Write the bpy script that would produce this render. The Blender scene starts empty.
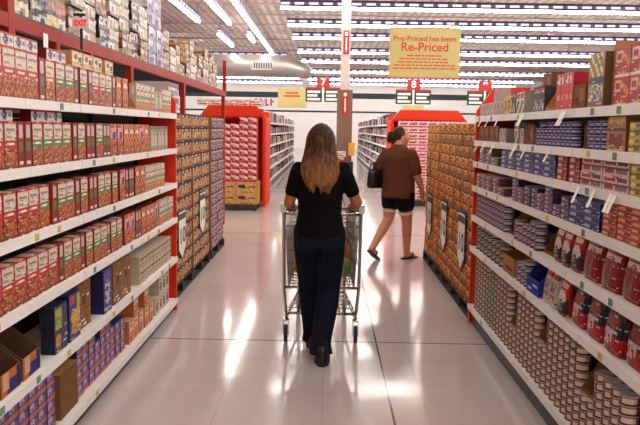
import bpy, bmesh, math, random
from mathutils import Vector, Matrix
random.seed(7)
SC = bpy.context.scene
COL = SC.collection
R = math.radians
ORD = ('first second third fourth fifth sixth seventh eighth ninth tenth eleventh twelfth thirteenth fourteenth '
       'fifteenth sixteenth seventeenth eighteenth nineteenth twentieth').split()
ORD += ['twenty-' + o for o in ORD[:9]] + ['thirtieth'] + ['thirty-' + o for o in ORD[:9]] + ['fortieth'] + ['forty-' + o for o in ORD[:9]]
ORD += ['fiftieth'] + ['fifty-' + o for o in ORD[:9]] + ['sixtieth'] + ['sixty-' + o for o in ORD[:9]]

# ------------------------------------------------------------------ colours and materials
def lin(c):
    return tuple(((v / 255) / 12.92 if v <= 10 else (((v / 255) + .055) / 1.055) ** 2.4) for v in c)

def mat(name, rgb, rough=.5, metal=0., noise=0., nscale=8., bump=0., emit=0., spec=.5):
    m = bpy.data.materials.new(name); m.use_nodes = True
    nt = m.node_tree; b = nt.nodes['Principled BSDF']
    c = lin(rgb) + (1,)
    b.inputs['Base Color'].default_value = c
    b.inputs['Roughness'].default_value = rough
    b.inputs['Metallic'].default_value = metal
    b.inputs['Specular IOR Level'].default_value = spec
    if emit:
        b.inputs['Emission Color'].default_value = c
        b.inputs['Emission Strength'].default_value = emit
    if noise or bump:
        tc = nt.nodes.new('ShaderNodeTexCoord'); n = nt.nodes.new('ShaderNodeTexNoise')
        n.inputs['Scale'].default_value = nscale; n.inputs['Detail'].default_value = 5
        nt.links.new(tc.outputs['Object'], n.inputs['Vector'])
        if noise:
            mx = nt.nodes.new('ShaderNodeMix'); mx.data_type = 'RGBA'
            mx.inputs[6].default_value = tuple(v * (1 - noise) for v in c[:3]) + (1,)
            mx.inputs[7].default_value = tuple(min(1, v * (1 + noise)) for v in c[:3]) + (1,)
            nt.links.new(n.outputs['Fac'], mx.inputs[0]); nt.links.new(mx.outputs[2], b.inputs['Base Color'])
        if bump:
            bp = nt.nodes.new('ShaderNodeBump'); bp.inputs['Strength'].default_value = bump
            bp.inputs['Distance'].default_value = .02
            nt.links.new(n.outputs['Fac'], bp.inputs['Height']); nt.links.new(bp.outputs['Normal'], b.inputs['Normal'])
    return m

def print_mat(name, rough, metal=0., bump=0., spec=.4):
    """printed packaging: the design is the mesh's own colour layer, with a little paper grain"""
    m = bpy.data.materials.new(name); m.use_nodes = True
    nt = m.node_tree; b = nt.nodes['Principled BSDF']
    a = nt.nodes.new('ShaderNodeAttribute'); a.attribute_name = 'print'
    tc = nt.nodes.new('ShaderNodeTexCoord'); n = nt.nodes.new('ShaderNodeTexNoise'); n.inputs['Scale'].default_value = 60
    nt.links.new(tc.outputs['Object'], n.inputs['Vector'])
    mp = nt.nodes.new('ShaderNodeMapRange'); mp.inputs[3].default_value = .86; mp.inputs[4].default_value = 1.1
    nt.links.new(n.outputs['Fac'], mp.inputs[0])
    mx = nt.nodes.new('ShaderNodeMix'); mx.data_type = 'RGBA'; mx.blend_type = 'MULTIPLY'; mx.inputs[0].default_value = 1
    nt.links.new(a.outputs['Color'], mx.inputs[6]); nt.links.new(mp.outputs[0], mx.inputs[7])
    nt.links.new(mx.outputs[2], b.inputs['Base Color'])
    b.inputs['Roughness'].default_value = rough; b.inputs['Metallic'].default_value = metal
    b.inputs['Specular IOR Level'].default_value = spec
    if bump:
        n2 = nt.nodes.new('ShaderNodeTexNoise'); n2.inputs['Scale'].default_value = 22
        nt.links.new(tc.outputs['Object'], n2.inputs['Vector'])
        bp = nt.nodes.new('ShaderNodeBump'); bp.inputs['Strength'].default_value = bump; bp.inputs['Distance'].default_value = .02
        nt.links.new(n2.outputs['Fac'], bp.inputs['Height']); nt.links.new(bp.outputs['Normal'], b.inputs['Normal'])
    return m

M_CARD = print_mat('printed_card', .5)
M_KRAFT = print_mat('printed_kraft', .75, spec=.2)
M_TIN = print_mat('printed_tin', .3, .15)
M_FILM = print_mat('printed_film', .34, 0, .5, .32)
M_WRAP = print_mat('stretch_wrap', .42, 0, .6, .3)
M_SHELF = mat('shelf_white_enamel', (240, 237, 232), .4, noise=.03)
M_BACK = mat('gondola_back_brown', (34, 28, 26), .7, noise=.1)
M_KICK = mat('kick_plate_black', (34, 30, 30), .5)
M_RED = mat('red_enamel', (222, 50, 14), .5, spec=.3, noise=.05)
M_RACK = mat('rack_orange_red', (160, 34, 16), .6, spec=.25, noise=.08)
M_DARKM = mat('dark_steel', (40, 38, 40), .5, .3)
M_CHROME = mat('chrome_wire', (186, 182, 180), .2, 1.)
M_WIRE = mat('basket_wire', (120, 112, 108), .3, 1.)
M_RUBBER = mat('caster_rubber', (26, 25, 26), .6)
M_GREYP = mat('grey_plastic', (150, 150, 152), .45)
M_TUBE = mat('lit_tube', (255, 248, 241), .5, emit=24.)
M_HOUS = mat('light_housing', (58, 50, 66), .5)
M_GALV = mat('galvanised_duct', (178, 172, 168), .38, .7, noise=.08, nscale=3)
M_WHITE = mat('white_wall_paint', (246, 243, 242), .7, noise=.02, nscale=2)
M_STRIPE = mat('dark_green_stripe', (34, 52, 56), .6)
M_TAN = mat('tan_sign_board', (206, 190, 124), .6, noise=.04, nscale=3)
M_ORTXT = mat('orange_lettering', (206, 72, 22), .6)
M_SIGNRED = mat('sign_red', (184, 30, 28), .5)
M_SIGNGRN = mat('sign_dark_green', (28, 52, 46), .5)
M_SIGNWH = mat('sign_white', (238, 236, 230), .5)
M_BLACK = mat('black_print', (22, 20, 20), .5)
M_COLW = mat('column_cream', (204, 192, 182), .6, noise=.04)
M_CLAD = mat('column_cladding_brown', (122, 92, 76), .6, noise=.14, nscale=14)
M_PALLET = mat('dark_pallet_wood', (52, 44, 38), .8, noise=.25, nscale=20)
M_SKIN = mat('skin', (168, 100, 68), .5, noise=.06, nscale=14)
M_SKIN2 = mat('fair_skin', (208, 142, 110), .5, noise=.06, nscale=14)
M_SHIRTB = mat('black_cotton', (12, 11, 12), .9, spec=.15, noise=.2, nscale=30, bump=.15)
M_DENIM = mat('dark_denim', (13, 17, 34), .85, spec=.2, noise=.25, nscale=26, bump=.2)
M_BROWNT = mat('brown_cotton', (98, 58, 38), .88, spec=.2, noise=.12, nscale=24, bump=.15)
M_NAVY = mat('navy_cotton', (14, 16, 30), .88, spec=.2, noise=.15, nscale=24)
M_SHOE = mat('black_shoe', (20, 18, 19), .45)
M_SOLE = mat('shoe_sole', (54, 48, 46), .7)
M_BAG = mat('black_leather', (16, 15, 16), .4)
M_EYE = mat('eye_white', (230, 226, 220), .2)
M_LIP = mat('lip', (168, 84, 76), .5)

def slot_mat(name, axis):
    '''row of lit openings in the channel: bright dashes along the fitting's length'''
    m = mat(name, (110, 96, 132), .5); nt = m.node_tree; b = nt.nodes['Principled BSDF']; N, L = nt.nodes.new, nt.links.new
    tc = N('ShaderNodeTexCoord'); sp = N('ShaderNodeSeparateXYZ'); L(tc.outputs['Object'], sp.inputs[0])
    a = N('ShaderNodeMath'); a.operation = 'MULTIPLY'; a.inputs[1].default_value = 2.4; L(sp.outputs[axis], a.inputs[0])
    f = N('ShaderNodeMath'); f.operation = 'FRACT'; L(a.outputs[0], f.inputs[0])
    g = N('ShaderNodeMath'); g.operation = 'LESS_THAN'; g.inputs[1].default_value = .66; L(f.outputs[0], g.inputs[0])
    k = N('ShaderNodeMath'); k.operation = 'MULTIPLY'; k.inputs[1].default_value = 1.1; L(g.outputs[0], k.inputs[0])
    b.inputs['Emission Color'].default_value = lin((232, 220, 255))+(1,); L(k.outputs[0], b.inputs['Emission Strength'])
    return m
M_SLOTX, M_SLOTY = slot_mat('lit_slots_across', 0), slot_mat('lit_slots_along', 1)

def hair_mat(name, top, tip, z0, z1):
    m = bpy.data.materials.new(name); m.use_nodes = True
    nt = m.node_tree; b = nt.nodes['Principled BSDF']; b.inputs['Roughness'].default_value = .55; b.inputs['Specular IOR Level'].default_value = .22
    tc = nt.nodes.new('ShaderNodeTexCoord'); sp = nt.nodes.new('ShaderNodeSeparateXYZ')
    nt.links.new(tc.outputs['Object'], sp.inputs[0])
    mp = nt.nodes.new('ShaderNodeMapping'); mp.inputs['Scale'].default_value = (70, 70, 5)
    n = nt.nodes.new('ShaderNodeTexNoise'); n.inputs['Scale'].default_value = 1; n.inputs['Detail'].default_value = 3
    nt.links.new(tc.outputs['Object'], mp.inputs[0]); nt.links.new(mp.outputs[0], n.inputs['Vector'])
    mr = nt.nodes.new('ShaderNodeMapRange'); mr.inputs[1].default_value = z0; mr.inputs[2].default_value = z1
    nt.links.new(sp.outputs[2], mr.inputs[0])
    ad = nt.nodes.new('ShaderNodeMath'); ad.operation = 'MULTIPLY_ADD'; ad.inputs[1].default_value = 1.7; ad.inputs[2].default_value = -.85
    nt.links.new(n.outputs['Fac'], ad.inputs[0])
    a2 = nt.nodes.new('ShaderNodeMath'); a2.operation = 'ADD'; a2.use_clamp = True
    nt.links.new(ad.outputs[0], a2.inputs[0]); nt.links.new(mr.outputs[0], a2.inputs[1])
    mx = nt.nodes.new('ShaderNodeMix'); mx.data_type = 'RGBA'
    mx.inputs[6].default_value = lin(tip) + (1,); mx.inputs[7].default_value = lin(top) + (1,)
    nt.links.new(a2.outputs[0], mx.inputs[0]); nt.links.new(mx.outputs[2], b.inputs['Base Color'])
    return m
M_HAIR1 = hair_mat('hair_light_brown', (48, 26, 14), (164, 108, 62), 1.2, 1.5)
M_HAIR2 = hair_mat('hair_dark_brown', (44, 25, 17), (84, 50, 32), 1.3, 1.7)

# ------------------------------------------------------------------ mesh builder
class MB:
    def __init__(s): s.v = []; s.f = []; s.c = []
    def quad(s, a, b, c, d, col=None):
        i = len(s.v); s.v += [a, b, c, d]; s.f.append((i, i+1, i+2, i+3)); s.c.append(col); return s
    def poly(s, pts, col=None):
        i = len(s.v); s.v += pts; s.f.append(tuple(range(i, i+len(pts)))); s.c.append(col); return s
    def box(s, x0, x1, y0, y1, z0, z1, col=None):
        i = len(s.v)
        s.v += [(x, y, z) for z in (z0, z1) for y in (y0, y1) for x in (x0, x1)]
        for f in ((0,2,3,1),(4,5,7,6),(0,1,5,4),(2,6,7,3),(0,4,6,2),(1,3,7,5)):
            s.f.append(tuple(i+k for k in f)); s.c.append(col)
        return s
    def prism(s, pts, axis, a0, a1, col=None):
        """closed outline of 2-D points pushed along an axis; outline counter-clockwise"""
        def P(p, a): return {'x': (a, p[0], p[1]), 'y': (p[0], a, p[1]), 'z': (p[0], p[1], a)}[axis]
        n = len(pts); i = len(s.v)
        s.v += [P(p, a0) for p in pts] + [P(p, a1) for p in pts]
        s.f.append(tuple(range(i+n-1, i-1, -1))); s.c.append(col)
        s.f.append(tuple(range(i+n, i+2*n))); s.c.append(col)
        for k in range(n):
            q = (k+1) % n
            s.f.append((i+k, i+q, i+n+q, i+n+k)); s.c.append(col)
        return s
    def tube(s, path, rad, n=8, col=None, caps=True):
        pts = [Vector(p) for p in path]
        if not isinstance(rad, (list, tuple)): rad = [rad]*len(pts)
        t0 = (pts[1]-pts[0]).normalized()
        up = Vector((0,0,1)) if abs(t0.z) < .9 else Vector((1,0,0))
        u = t0.cross(up).normalized()
        base = len(s.v)
        for k, p in enumerate(pts):
            t = (pts[min(k+1, len(pts)-1)]-pts[max(k-1, 0)]).normalized()
            u = (u - t*u.dot(t)).normalized(); w = t.cross(u)
            for j in range(n):
                a = 2*math.pi*j/n
                s.v.append(tuple(p + (u*math.cos(a)+w*math.sin(a))*rad[k]))
        for k in range(len(pts)-1):
            for j in range(n):
                q = (j+1) % n
                s.f.append((base+k*n+j, base+k*n+q, base+(k+1)*n+q, base+(k+1)*n+j)); s.c.append(col)
        if caps:
            s.f.append(tuple(base+j for j in range(n-1, -1, -1))); s.c.append(col)
            e = base+(len(pts)-1)*n
            s.f.append(tuple(e+j for j in range(n))); s.c.append(col)
        return s
    def rings(s, rings, n=16, col=None):
        """stacked ellipses (cx, cy, z, rx, ry) from bottom to top, capped"""
        base = len(s.v)
        for (cx, cy, z, rx, ry) in rings:
            for j in range(n):
                a = 2*math.pi*j/n; s.v.append((cx+rx*math.cos(a), cy+ry*math.sin(a), z))
        for k in range(len(rings)-1):
            for j in range(n):
                q = (j+1) % n
                s.f.append((base+k*n+j, base+k*n+q, base+(k+1)*n+q, base+(k+1)*n+j)); s.c.append(col)
        s.f.append(tuple(base+j for j in range(n-1, -1, -1))); s.c.append(col)
        e = base+(len(rings)-1)*n
        s.f.append(tuple(e+j for j in range(n))); s.c.append(col)
        return s
    def ball(s, c, r, n=12, m=8, col=None):
        if not isinstance(r, (list, tuple)): r = (r, r, r)
        e = .02
        return s.rings([(c[0], c[1], c[2]-r[2]*math.cos(math.pi*k/m), max(e*r[0], r[0]*math.sin(math.pi*k/m)), max(e*r[1], r[1]*math.sin(math.pi*k/m))) for k in range(m+1)], n, col)
    def mesh(s, name, material, smooth=False):
        me = bpy.data.meshes.new(name); me.from_pydata(s.v, [], s.f)
        if any(c is not None for c in s.c):
            ca = me.color_attributes.new('print', 'FLOAT_COLOR', 'CORNER'); d = []
            for f, c in zip(s.f, s.c):
                l = lin(c or (128, 128, 128)); d += [l[0], l[1], l[2], 1.]*len(f)
            ca.data.foreach_set('color', d)
        if smooth: me.polygons.foreach_set('use_smooth', [True]*len(me.polygons))
        me.materials.append(material); me.update()
        return me
    def build(s, name, material, parent=None, smooth=False, loc=None, rz=0.):
        o = bpy.data.objects.new(name, s.mesh(name, material, smooth)); COL.objects.link(o)
        if parent: o.parent = parent
        if loc: o.location = loc
        o.rotation_euler.z = rz
        return o

def tag(o, label, cat, group=None, kind=None):
    if label: o['label'] = label
    if cat: o['category'] = cat
    if group: o['group'] = group
    if kind: o['kind'] = kind
    return o
def empty(name, loc, label, cat, group=None, rz=0.):
    o = bpy.data.objects.new(name, None); COL.objects.link(o); o.location = loc; o.rotation_euler.z = rz
    o.empty_display_size = .1
    return tag(o, label, cat, group)
def struct(o): o['kind'] = 'structure'; return o
KIDS = {}
def copy_tree(o, parent=None):
    c = o.copy(); COL.objects.link(c)
    if parent: c.parent = parent
    for ch in list(o.children): copy_tree(ch, c)
    return c
def text(name, body, size, loc, rot, material, parent=None, bold=0., extrude=.002, width=None, align='CENTER'):
    cu = bpy.data.curves.new(name, 'FONT'); cu.body = body; cu.size = size; cu.align_x = align; cu.align_y = 'CENTER'
    cu.offset = bold; cu.extrude = extrude
    t = bpy.data.objects.new(name+'_tmp', cu); COL.objects.link(t)
    bpy.context.view_layer.update()
    me = bpy.data.meshes.new_from_object(t.evaluated_get(bpy.context.evaluated_depsgraph_get()))
    bpy.data.objects.remove(t); bpy.data.curves.remove(cu)
    if width:
        xs = [v.co.x for v in me.vertices]; k = width/(max(xs)-min(xs))
        for v in me.vertices: v.co.x *= k
    me.name = name; me.materials.clear(); me.materials.append(material)
    o = bpy.data.objects.new(name, me); COL.objects.link(o); o.location = loc; o.rotation_euler = rot
    if parent: o.parent = parent
    return o

# ------------------------------------------------------------------ packaging
class Art:
    def __init__(s, nu, nv, base): s.nu, s.nv = nu, nv; s.g = [[base]*nu for _ in range(nv)]
    def each(s, u0, v0, u1, v1):
        for j in range(s.nv):
            v = (j+.5)/s.nv
            if v0 <= v <= v1:
                for i in range(s.nu):
                    u = (i+.5)/s.nu
                    if u0 <= u <= u1: yield i, j, u, v
    def rect(s, u0, v0, u1, v1, c):
        for i, j, u, v in s.each(u0, v0, u1, v1): s.g[j][i] = c
        return s
    def ell(s, cu, cv, ru, rv, c):
        for i, j, u, v in s.each(0, 0, 1, 1):
            if ((u-cu)/ru)**2+((v-cv)/rv)**2 <= 1: s.g[j][i] = c
        return s
    def mott(s, u0, v0, u1, v1, cs, seed=1):
        r = random.Random(seed)
        for i, j, u, v in s.each(u0, v0, u1, v1): s.g[j][i] = r.choice(cs)
        return s
    def fine(s, seed):
        '''twice the resolution, with ink variation and small printed lines'''
        r = random.Random(seed); a = Art(s.nu*2, s.nv*2, s.g[0][0])
        for j in range(a.nv):
            for i in range(a.nu):
                k = r.uniform(.8, 1.16); a.g[j][i] = tuple(max(0, min(255, int(c*k))) for c in s.g[j//2][i//2])
        for _ in range(a.nv//3):
            j = r.randrange(a.nv); i = r.randrange(a.nu); n = r.randint(2, max(3, a.nu//3)); c = a.g[j][i]; lum = sum(c)/3
            ink = (r.randint(30, 70), r.randint(20, 50), r.randint(20, 60)) if lum > 120 else (r.randint(190, 240), r.randint(180, 225), r.randint(160, 220))
            for q in range(i, min(a.nu, i+n)):
                if r.random() < .8: a.g[j][q] = ink
        return a
    def diag(s, u0, v0, u1, v1, k, w, off, c):
        for i, j, u, v in s.each(u0, v0, u1, v1):
            if ((u*k + v + off) % w) < w*.45: s.g[j][i] = c
        return s

def carton(name, w, h, d, front, side=None, top=None, material=None, crumple=0.):
    """box standing on z=0, front face at y=0 looking to -y; faces carry their printed designs"""
    b = MB()
    def face(art, P):
        if not isinstance(art, Art): art = Art(1, 1, art)
        for j in range(art.nv):
            for i in range(art.nu):
                u0, u1, v0, v1 = i/art.nu, (i+1)/art.nu, j/art.nv, (j+1)/art.nv
                b.quad(P(u0, v0), P(u1, v0), P(u1, v1), P(u0, v1), art.g[j][i])
    fb = front.g[0][0] if isinstance(front, Art) else front
    side = side or fb; top = top or fb
    if isinstance(front, Art) and front.nu >= 8 and not crumple: front = front.fine(len(name)*7+int(w*1000))
    face(front, lambda u, v: (-w/2+u*w, 0, v*h))
    face(side, lambda u, v: (-w/2, d-u*d, v*h))
    face(side, lambda u, v: (w/2, u*d, v*h))
    face(side if not isinstance(side, Art) else fb, lambda u, v: (w/2-u*w, d, v*h))
    face(top, lambda u, v: (-w/2+u*w, v*d, h))
    face(fb, lambda u, v: (-w/2+u*w, d-v*d, 0))
    if crumple:
        rr = random.Random(len(name)+int(w*500)); hs = {}
        for i, q in enumerate(b.v):
            key = tuple(round(c, 4) for c in q)
            if key not in hs: hs[key] = [rr.uniform(-crumple, crumple) for _ in range(3)]
            g = hs[key]; z = q[2]+(g[2] if q[2] > .01 else 0)
            b.v[i] = (q[0]*(1-.05*(2*q[2]/h-1)**2)+g[0], q[1]+abs(g[1]), z)
    return b.mesh(name, material or M_CARD, bool(crumple) and False)

def can(name, dia, h, bands, n=16, lid=(190, 188, 186), label=None):
    """tin: bands = [(z0, z1, colour)], raised rims, optional second colour alternating round the side"""
    b = MB(); r = dia/2
    def ring(z, rr): return [(rr*math.cos(2*math.pi*j/n), r+rr*math.sin(2*math.pi*j/n), z) for j in range(n)]
    prof = [(0, r*.96, lid), (h*.04, r, lid)]
    for z0, z1, c in bands: prof += [(z0*h, r*.975, c), (z1*h, r*.975, c)]
    prof += [(h*.97, r, lid), (h, r*.95, lid), (h*.965, r*.88, lid)]
    rs = [ring(z, q) for z, q, c in prof]
    for k in range(len(rs)-1):
        c = prof[k+1][2]
        for j in range(n):
            q = (j+1) % n
            cc = c
            if label and c != lid and (j % 5) in (1, 2): cc = label if prof[k+1][2] == prof[k][2] and (prof[k+1][0]-prof[k][0]) > .15*h else c
            b.quad(rs[k][j], rs[k][q], rs[k+1][q], rs[k+1][j], cc)
    b.poly(rs[-1], lid); b.poly(rs[0][::-1], lid)
    return b.mesh(name, M_TIN, True)

def pouch(name, w, h, d, art, material=None):
    """filled bag standing up: fat at the bottom, crimped flat seam on top"""
    b = MB(); nu, nv = art.nu, art.nv
    def T(u, v):
        e = max(0., 1-(2*u-1)**4)**.5
        t = (1-max(0., (v-.12)/.88)**2.2)*.9+.02
        if v > .93: t = .02
        t *= (1 if v > .08 else .8)
        return d/2*t*(.25+.75*e)
    def W(v): return w*(1-.06*math.sin(v*9)*.5-.05*v)
    F = lambda u, v: ((u-.5)*W(v), d/2-T(u, v), v*h)
    B = lambda u, v: ((.5-u)*W(v), d/2+T(1-u, v), v*h)
    for P in (F, B):
        for j in range(nv):
            for i in range(nu):
                u0, u1, v0, v1 = i/nu, (i+1)/nu, j/nv, (j+1)/nv
                b.quad(P(u0, v0), P(u1, v0), P(u1, v1), P(u0, v1), art.g[j][i] if P is F else art.g[j][0])
    for v0, v1 in [(j/nv, (j+1)/nv) for j in range(nv)]:
        b.quad(B(1, v0), F(0, v0), F(0, v1), B(1, v1), art.g[0][0])
        b.quad(F(1, v0), B(0, v0), B(0, v1), F(1, v1), art.g[0][0])
    b.poly([B(i/nu, 0) for i in range(nu+1)][::-1] + [F(i/nu, 0) for i in range(nu+1)][::-1], art.g[0][0])
    return b.mesh(name, material or M_FILM, True)

def opencase(name, w, h, d, fh, col, inner, front=None, slope=True):
    """cut-away shipping case: full back, low front, sides cut on a slope"""
    b = MB(); t = .005
    b.box(-w/2, w/2, 0, d, 0, t, inner)
    b.box(-w/2, w/2, d-t, d, t, h, inner)
    for s in (-1, 1):
        x0, x1 = (-w/2, -w/2+t) if s < 0 else (w/2-t, w/2)
        pts = [(0, t), (d-t, t), (d-t, h), (d*.55, h), (0, fh)] if slope else [(0, t), (d-t, t), (d-t, h), (0, h)]
        b.prism(pts, 'x', x0, x1, col)
    if fh > .01:
        a = front or Art(1, 1, col)
        for j in range(a.nv):
            for i in range(a.nu):
                u0, u1, v0, v1 = i/a.nu, (i+1)/a.nu, j/a.nv, (j+1)/a.nv
                X = lambda u: -w/2+t+u*(w-2*t)
                Z = lambda v: t+v*(fh-t)
                b.quad((X(u0), 0, Z(v0)), (X(u1), 0, Z(v0)), (X(u1), 0, Z(v1)), (X(u0), 0, Z(v1)), a.g[j][i])
        b.quad((w/2-t, t, t), (-w/2+t, t, t), (-w/2+t, t, fh), (w/2-t, t, fh), inner)
        b.quad((-w/2+t, 0, fh), (w/2-t, 0, fh), (w/2-t, t, fh), (-w/2+t, t, fh), inner)
    return b.mesh(name, M_KRAFT)

P = {}   # key -> dict(mesh, w, h, d, kind, look, cat)
def prod(key, mesh, w, h, d, kind, look, cat):
    P[key] = dict(mesh=mesh, w=w, h=h, d=d, kind=kind, look=look, cat=cat, first=None)

RED = (176, 32, 24); DRED = (120, 22, 18); WHT = (222, 206, 188); CRM = (224, 204, 170)
CLUS = [(172, 84, 30), (128, 54, 20), (200, 112, 44), (176, 66, 30), (104, 40, 18), (218, 134, 62)]
GRN = (98, 120, 58); KR = (176, 128, 78); KRD = (142, 98, 58); NAVY = (34, 36, 92); PUR = (70, 58, 130)

def cereal_art(band, n=1, pic=CLUS, base=RED):
    a = Art(14, 20, base)
    a.rect(.05, .60, .95, .96, WHT)
    a.rect(.14, .82, .86, .87, (150, 130, 120)).rect(.14, .73, .80, .77, (120, 90, 90)).rect(.14, .64, .6, .68, (170, 150, 140))
    a.rect(.0, .42, 1, .60, band)
    a.rect(.2, .50, .8, .54, (236, 226, 200))
    a.mott(.0, .05, 1, .42, pic, n)
    a.ell(.5, .26, .42, .17, pic[0]).mott(.14, .12, .86, .40, pic, n+5)
    a.rect(0, 0, 1, .05, DRED)
    return a
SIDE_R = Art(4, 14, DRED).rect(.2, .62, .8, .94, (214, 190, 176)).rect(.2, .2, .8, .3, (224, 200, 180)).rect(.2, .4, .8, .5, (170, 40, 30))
SIDE_W = Art(3, 10, (196, 176, 150)).rect(.2, .6, .8, .9, (230, 220, 205)).rect(.2, .15, .8, .3, (150, 60, 40))
TOP_W = Art(6, 2, (176, 40, 30)).rect(.2, .2, .8, .8, WHT)
def cer(key, band, look, n, w=.122, h=.2, d=.062, pic=CLUS, base=RED, side=SIDE_R):
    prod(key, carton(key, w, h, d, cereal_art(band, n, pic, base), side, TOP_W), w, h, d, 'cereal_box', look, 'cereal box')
cer('cer_red', (190, 30, 26), 'red banded white cereal box', 3)
cer('cer_grn', GRN, 'green banded white cereal box', 4)
cer('cer_org', (208, 92, 40), 'orange banded cereal box', 6)
cer('cer_tall', (196, 60, 40), 'tall red cereal box', 8, h=.215, w=.118)
prod('cer_pink', carton('cer_pink', .13, .2, .06, Art(12, 16, (206, 96, 84)).rect(.1, .55, .9, .95, (226, 170, 168)).ell(.62, .62, .26, .16, (88, 50, 110)).mott(0, 0, 1, .45, CLUS, 3).rect(.1, .86, .7, .92, (176, 24, 30)), SIDE_R, DRED), .13, .2, .06, 'cereal_box', 'pink cereal box with purple badge', 'cereal box')
prod('cer_diag', carton('cer_diag', .125, .2, .06, Art(12, 16, (186, 30, 26)).diag(0, .3, 1, 1, .6, .3, 0, (214, 150, 84)).mott(0, 0, 1, .3, CLUS, 4).rect(.15, .7, .85, .8, (236, 220, 190)), SIDE_R, DRED), .125, .2, .06, 'cereal_box', 'red and gold patterned box', 'cereal box')
prod('cer_slim', carton('cer_slim', .1, .19, .05, Art(10, 14, (206, 190, 164)).rect(.1, .6, .9, .95, (222, 214, 198)).rect(.1, .4, .9, .56, (120, 132, 84)).mott(.0, 0, 1, .36, [(196, 130, 76), (214, 160, 110), (170, 100, 60)], 2).rect(.2, .74, .8, .8, (150, 60, 44)), SIDE_W, (214, 205, 190)), .1, .19, .05, 'granola_box', 'beige and green granola box', 'granola box')
prod('cer_grey', carton('cer_grey', .11, .19, .05, Art(10, 14, (158, 146, 128)).rect(.08, .84, .92, .98, (112, 100, 96)).rect(.15, .2, .45, .7, (186, 176, 158)).rect(.55, .2, .85, .7, (206, 190, 162)).rect(.2, .05, .8, .14, (170, 90, 60)), SIDE_W, (170, 160, 146)), .11, .19, .05, 'granola_box', 'grey windowed granola box', 'granola box')
prod('side_box', carton('side_box', .065, .2, .12, Art(5, 14, DRED).rect(.2, .62, .8, .94, (206, 186, 172)).rect(.2, .36, .8, .55, (96, 112, 56)).rect(.2, .1, .8, .16, (226, 210, 190)), RED, DRED), .065, .2, .12, 'sideways_cereal_box', 'dark red box turned sideways', 'cereal box')
prod('flat_box', carton('flat_box', .122, .055, .2, Art(12, 6, (218, 206, 200)).rect(0, .84, 1, 1, RED).ell(.36, .5, .24, .3, (44, 52, 116)).rect(.7, .3, .92, .7, (126, 116, 120)), SIDE_R, RED), .122, .055, .2, 'flat_box', 'box lying flat with blue badge', 'cereal box')
prod('tan_flat', carton('tan_flat', .16, .08, .2, Art(10, 6, (214, 178, 128)).rect(.1, .3, .9, .9, (228, 214, 190)).rect(.2, .45, .5, .75, (150, 60, 40)).rect(.58, .4, .86, .6, (92, 66, 60)), (190, 150, 96), (220, 206, 180)), .16, .08, .2, 'flat_box', 'tan box lying on top', 'box')
# crackers, snacks on the lower left
prod('crk_yel', carton('crk_yel', .17, .235, .07, Art(14, 18, (34, 40, 78)).rect(.05, .5, .55, .95, (168, 180, 52)).rect(.08, .62, .5, .8, (120, 140, 40)).ell(.3, .25, .22, .16, (196, 120, 50)).rect(.6, .1, .95, .9, (40, 44, 90)), (28, 30, 52), (40, 44, 80)), .17, .235, .07, 'cracker_box', 'navy and lime cracker box', 'cracker box')
prod('crk_blu', carton('crk_blu', .17, .25, .07, Art(14, 18, (38, 46, 112)).rect(.1, .8, .5, .94, (196, 60, 50)).ell(.45, .5, .3, .14, (222, 160, 70)).ell(.5, .26, .32, .13, (206, 130, 50)).rect(.72, .1, .98, .95, (178, 176, 60)), (28, 30, 66), (40, 50, 110)), .17, .25, .07, 'cracker_box', 'blue and orange cracker box', 'cracker box')
prod('cookie', carton('cookie', .15, .265, .09, Art(10, 16, (42, 40, 110)).rect(.15, .78, .85, .94, (70, 70, 150)).ell(.5, .62, .3, .07, (204, 190, 206)).ell(.5, .45, .3, .07, (200, 186, 200)).ell(.5, .28, .3, .07, (196, 180, 196)).rect(.1, .05, .9, .12, (190, 180, 200)), (30, 28, 80), (40, 40, 110)), .15, .265, .09, 'cookie_box', 'tall navy cookie box', 'cookie box')
prod('kraft_in', carton('kraft_in', .2, .26, .22, Art(8, 10, KRD).rect(.1, .1, .4, .25, (96, 62, 40)).rect(.3, .55, .6, .7, (100, 68, 44)), (150, 102, 58), KR, M_KRAFT), .2, .26, .22, 'brown_carton', 'plain brown carton', 'carton')
prod('kraft_dk', carton('kraft_dk', .26, .24, .24, Art(6, 6, (120, 82, 48)), (126, 88, 52), KR, M_KRAFT), .26, .24, .24, 'brown_carton', 'wide brown carton', 'carton')
prod('disp', opencase('disp', .2, .2, .24, .1, (104, 72, 54), (168, 120, 74), Art(10, 5, (186, 104, 52)).rect(.3, 0, .75, .6, (48, 48, 110)).rect(.1, .2, .35, .9, (206, 160, 130)).rect(.8, 0, 1, 1, (40, 40, 80))), .2, .2, .24, 'display_case', 'cut-away purple and orange case', 'display case')
prod('disp_kr', opencase('disp_kr', .18, .2, .2, .02, KR, (160, 112, 64)), .18, .2, .2, 'display_case', 'empty tan display case', 'display case')
prod('snack', carton('snack', .1, .075, .17, Art(10, 7, (66, 60, 136)).rect(0, .0, 1, .28, (198, 110, 60)).rect(.1, .45, .6, .8, (176, 160, 200)).rect(.65, .4, .9, .75, (150, 70, 110)), Art(6, 4, (58, 50, 116)).rect(.1, .3, .6, .7, (168, 150, 190)), Art(4, 6, (46, 40, 98)).rect(.2, .3, .7, .6, (150, 130, 176))), .1, .075, .17, 'snack_box', 'purple snack box', 'snack box')
prod('snack_o', carton('snack_o', .13, .16, .16, Art(10, 10, (206, 124, 66)).rect(.1, .55, .9, .9, (226, 190, 140)).rect(.2, .66, .7, .76, (150, 60, 40)).rect(.15, .1, .6, .4, (176, 80, 40)), (190, 110, 60), (220, 170, 120)), .13, .16, .16, 'orange_snack_box', 'orange snack box', 'snack box')
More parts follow.
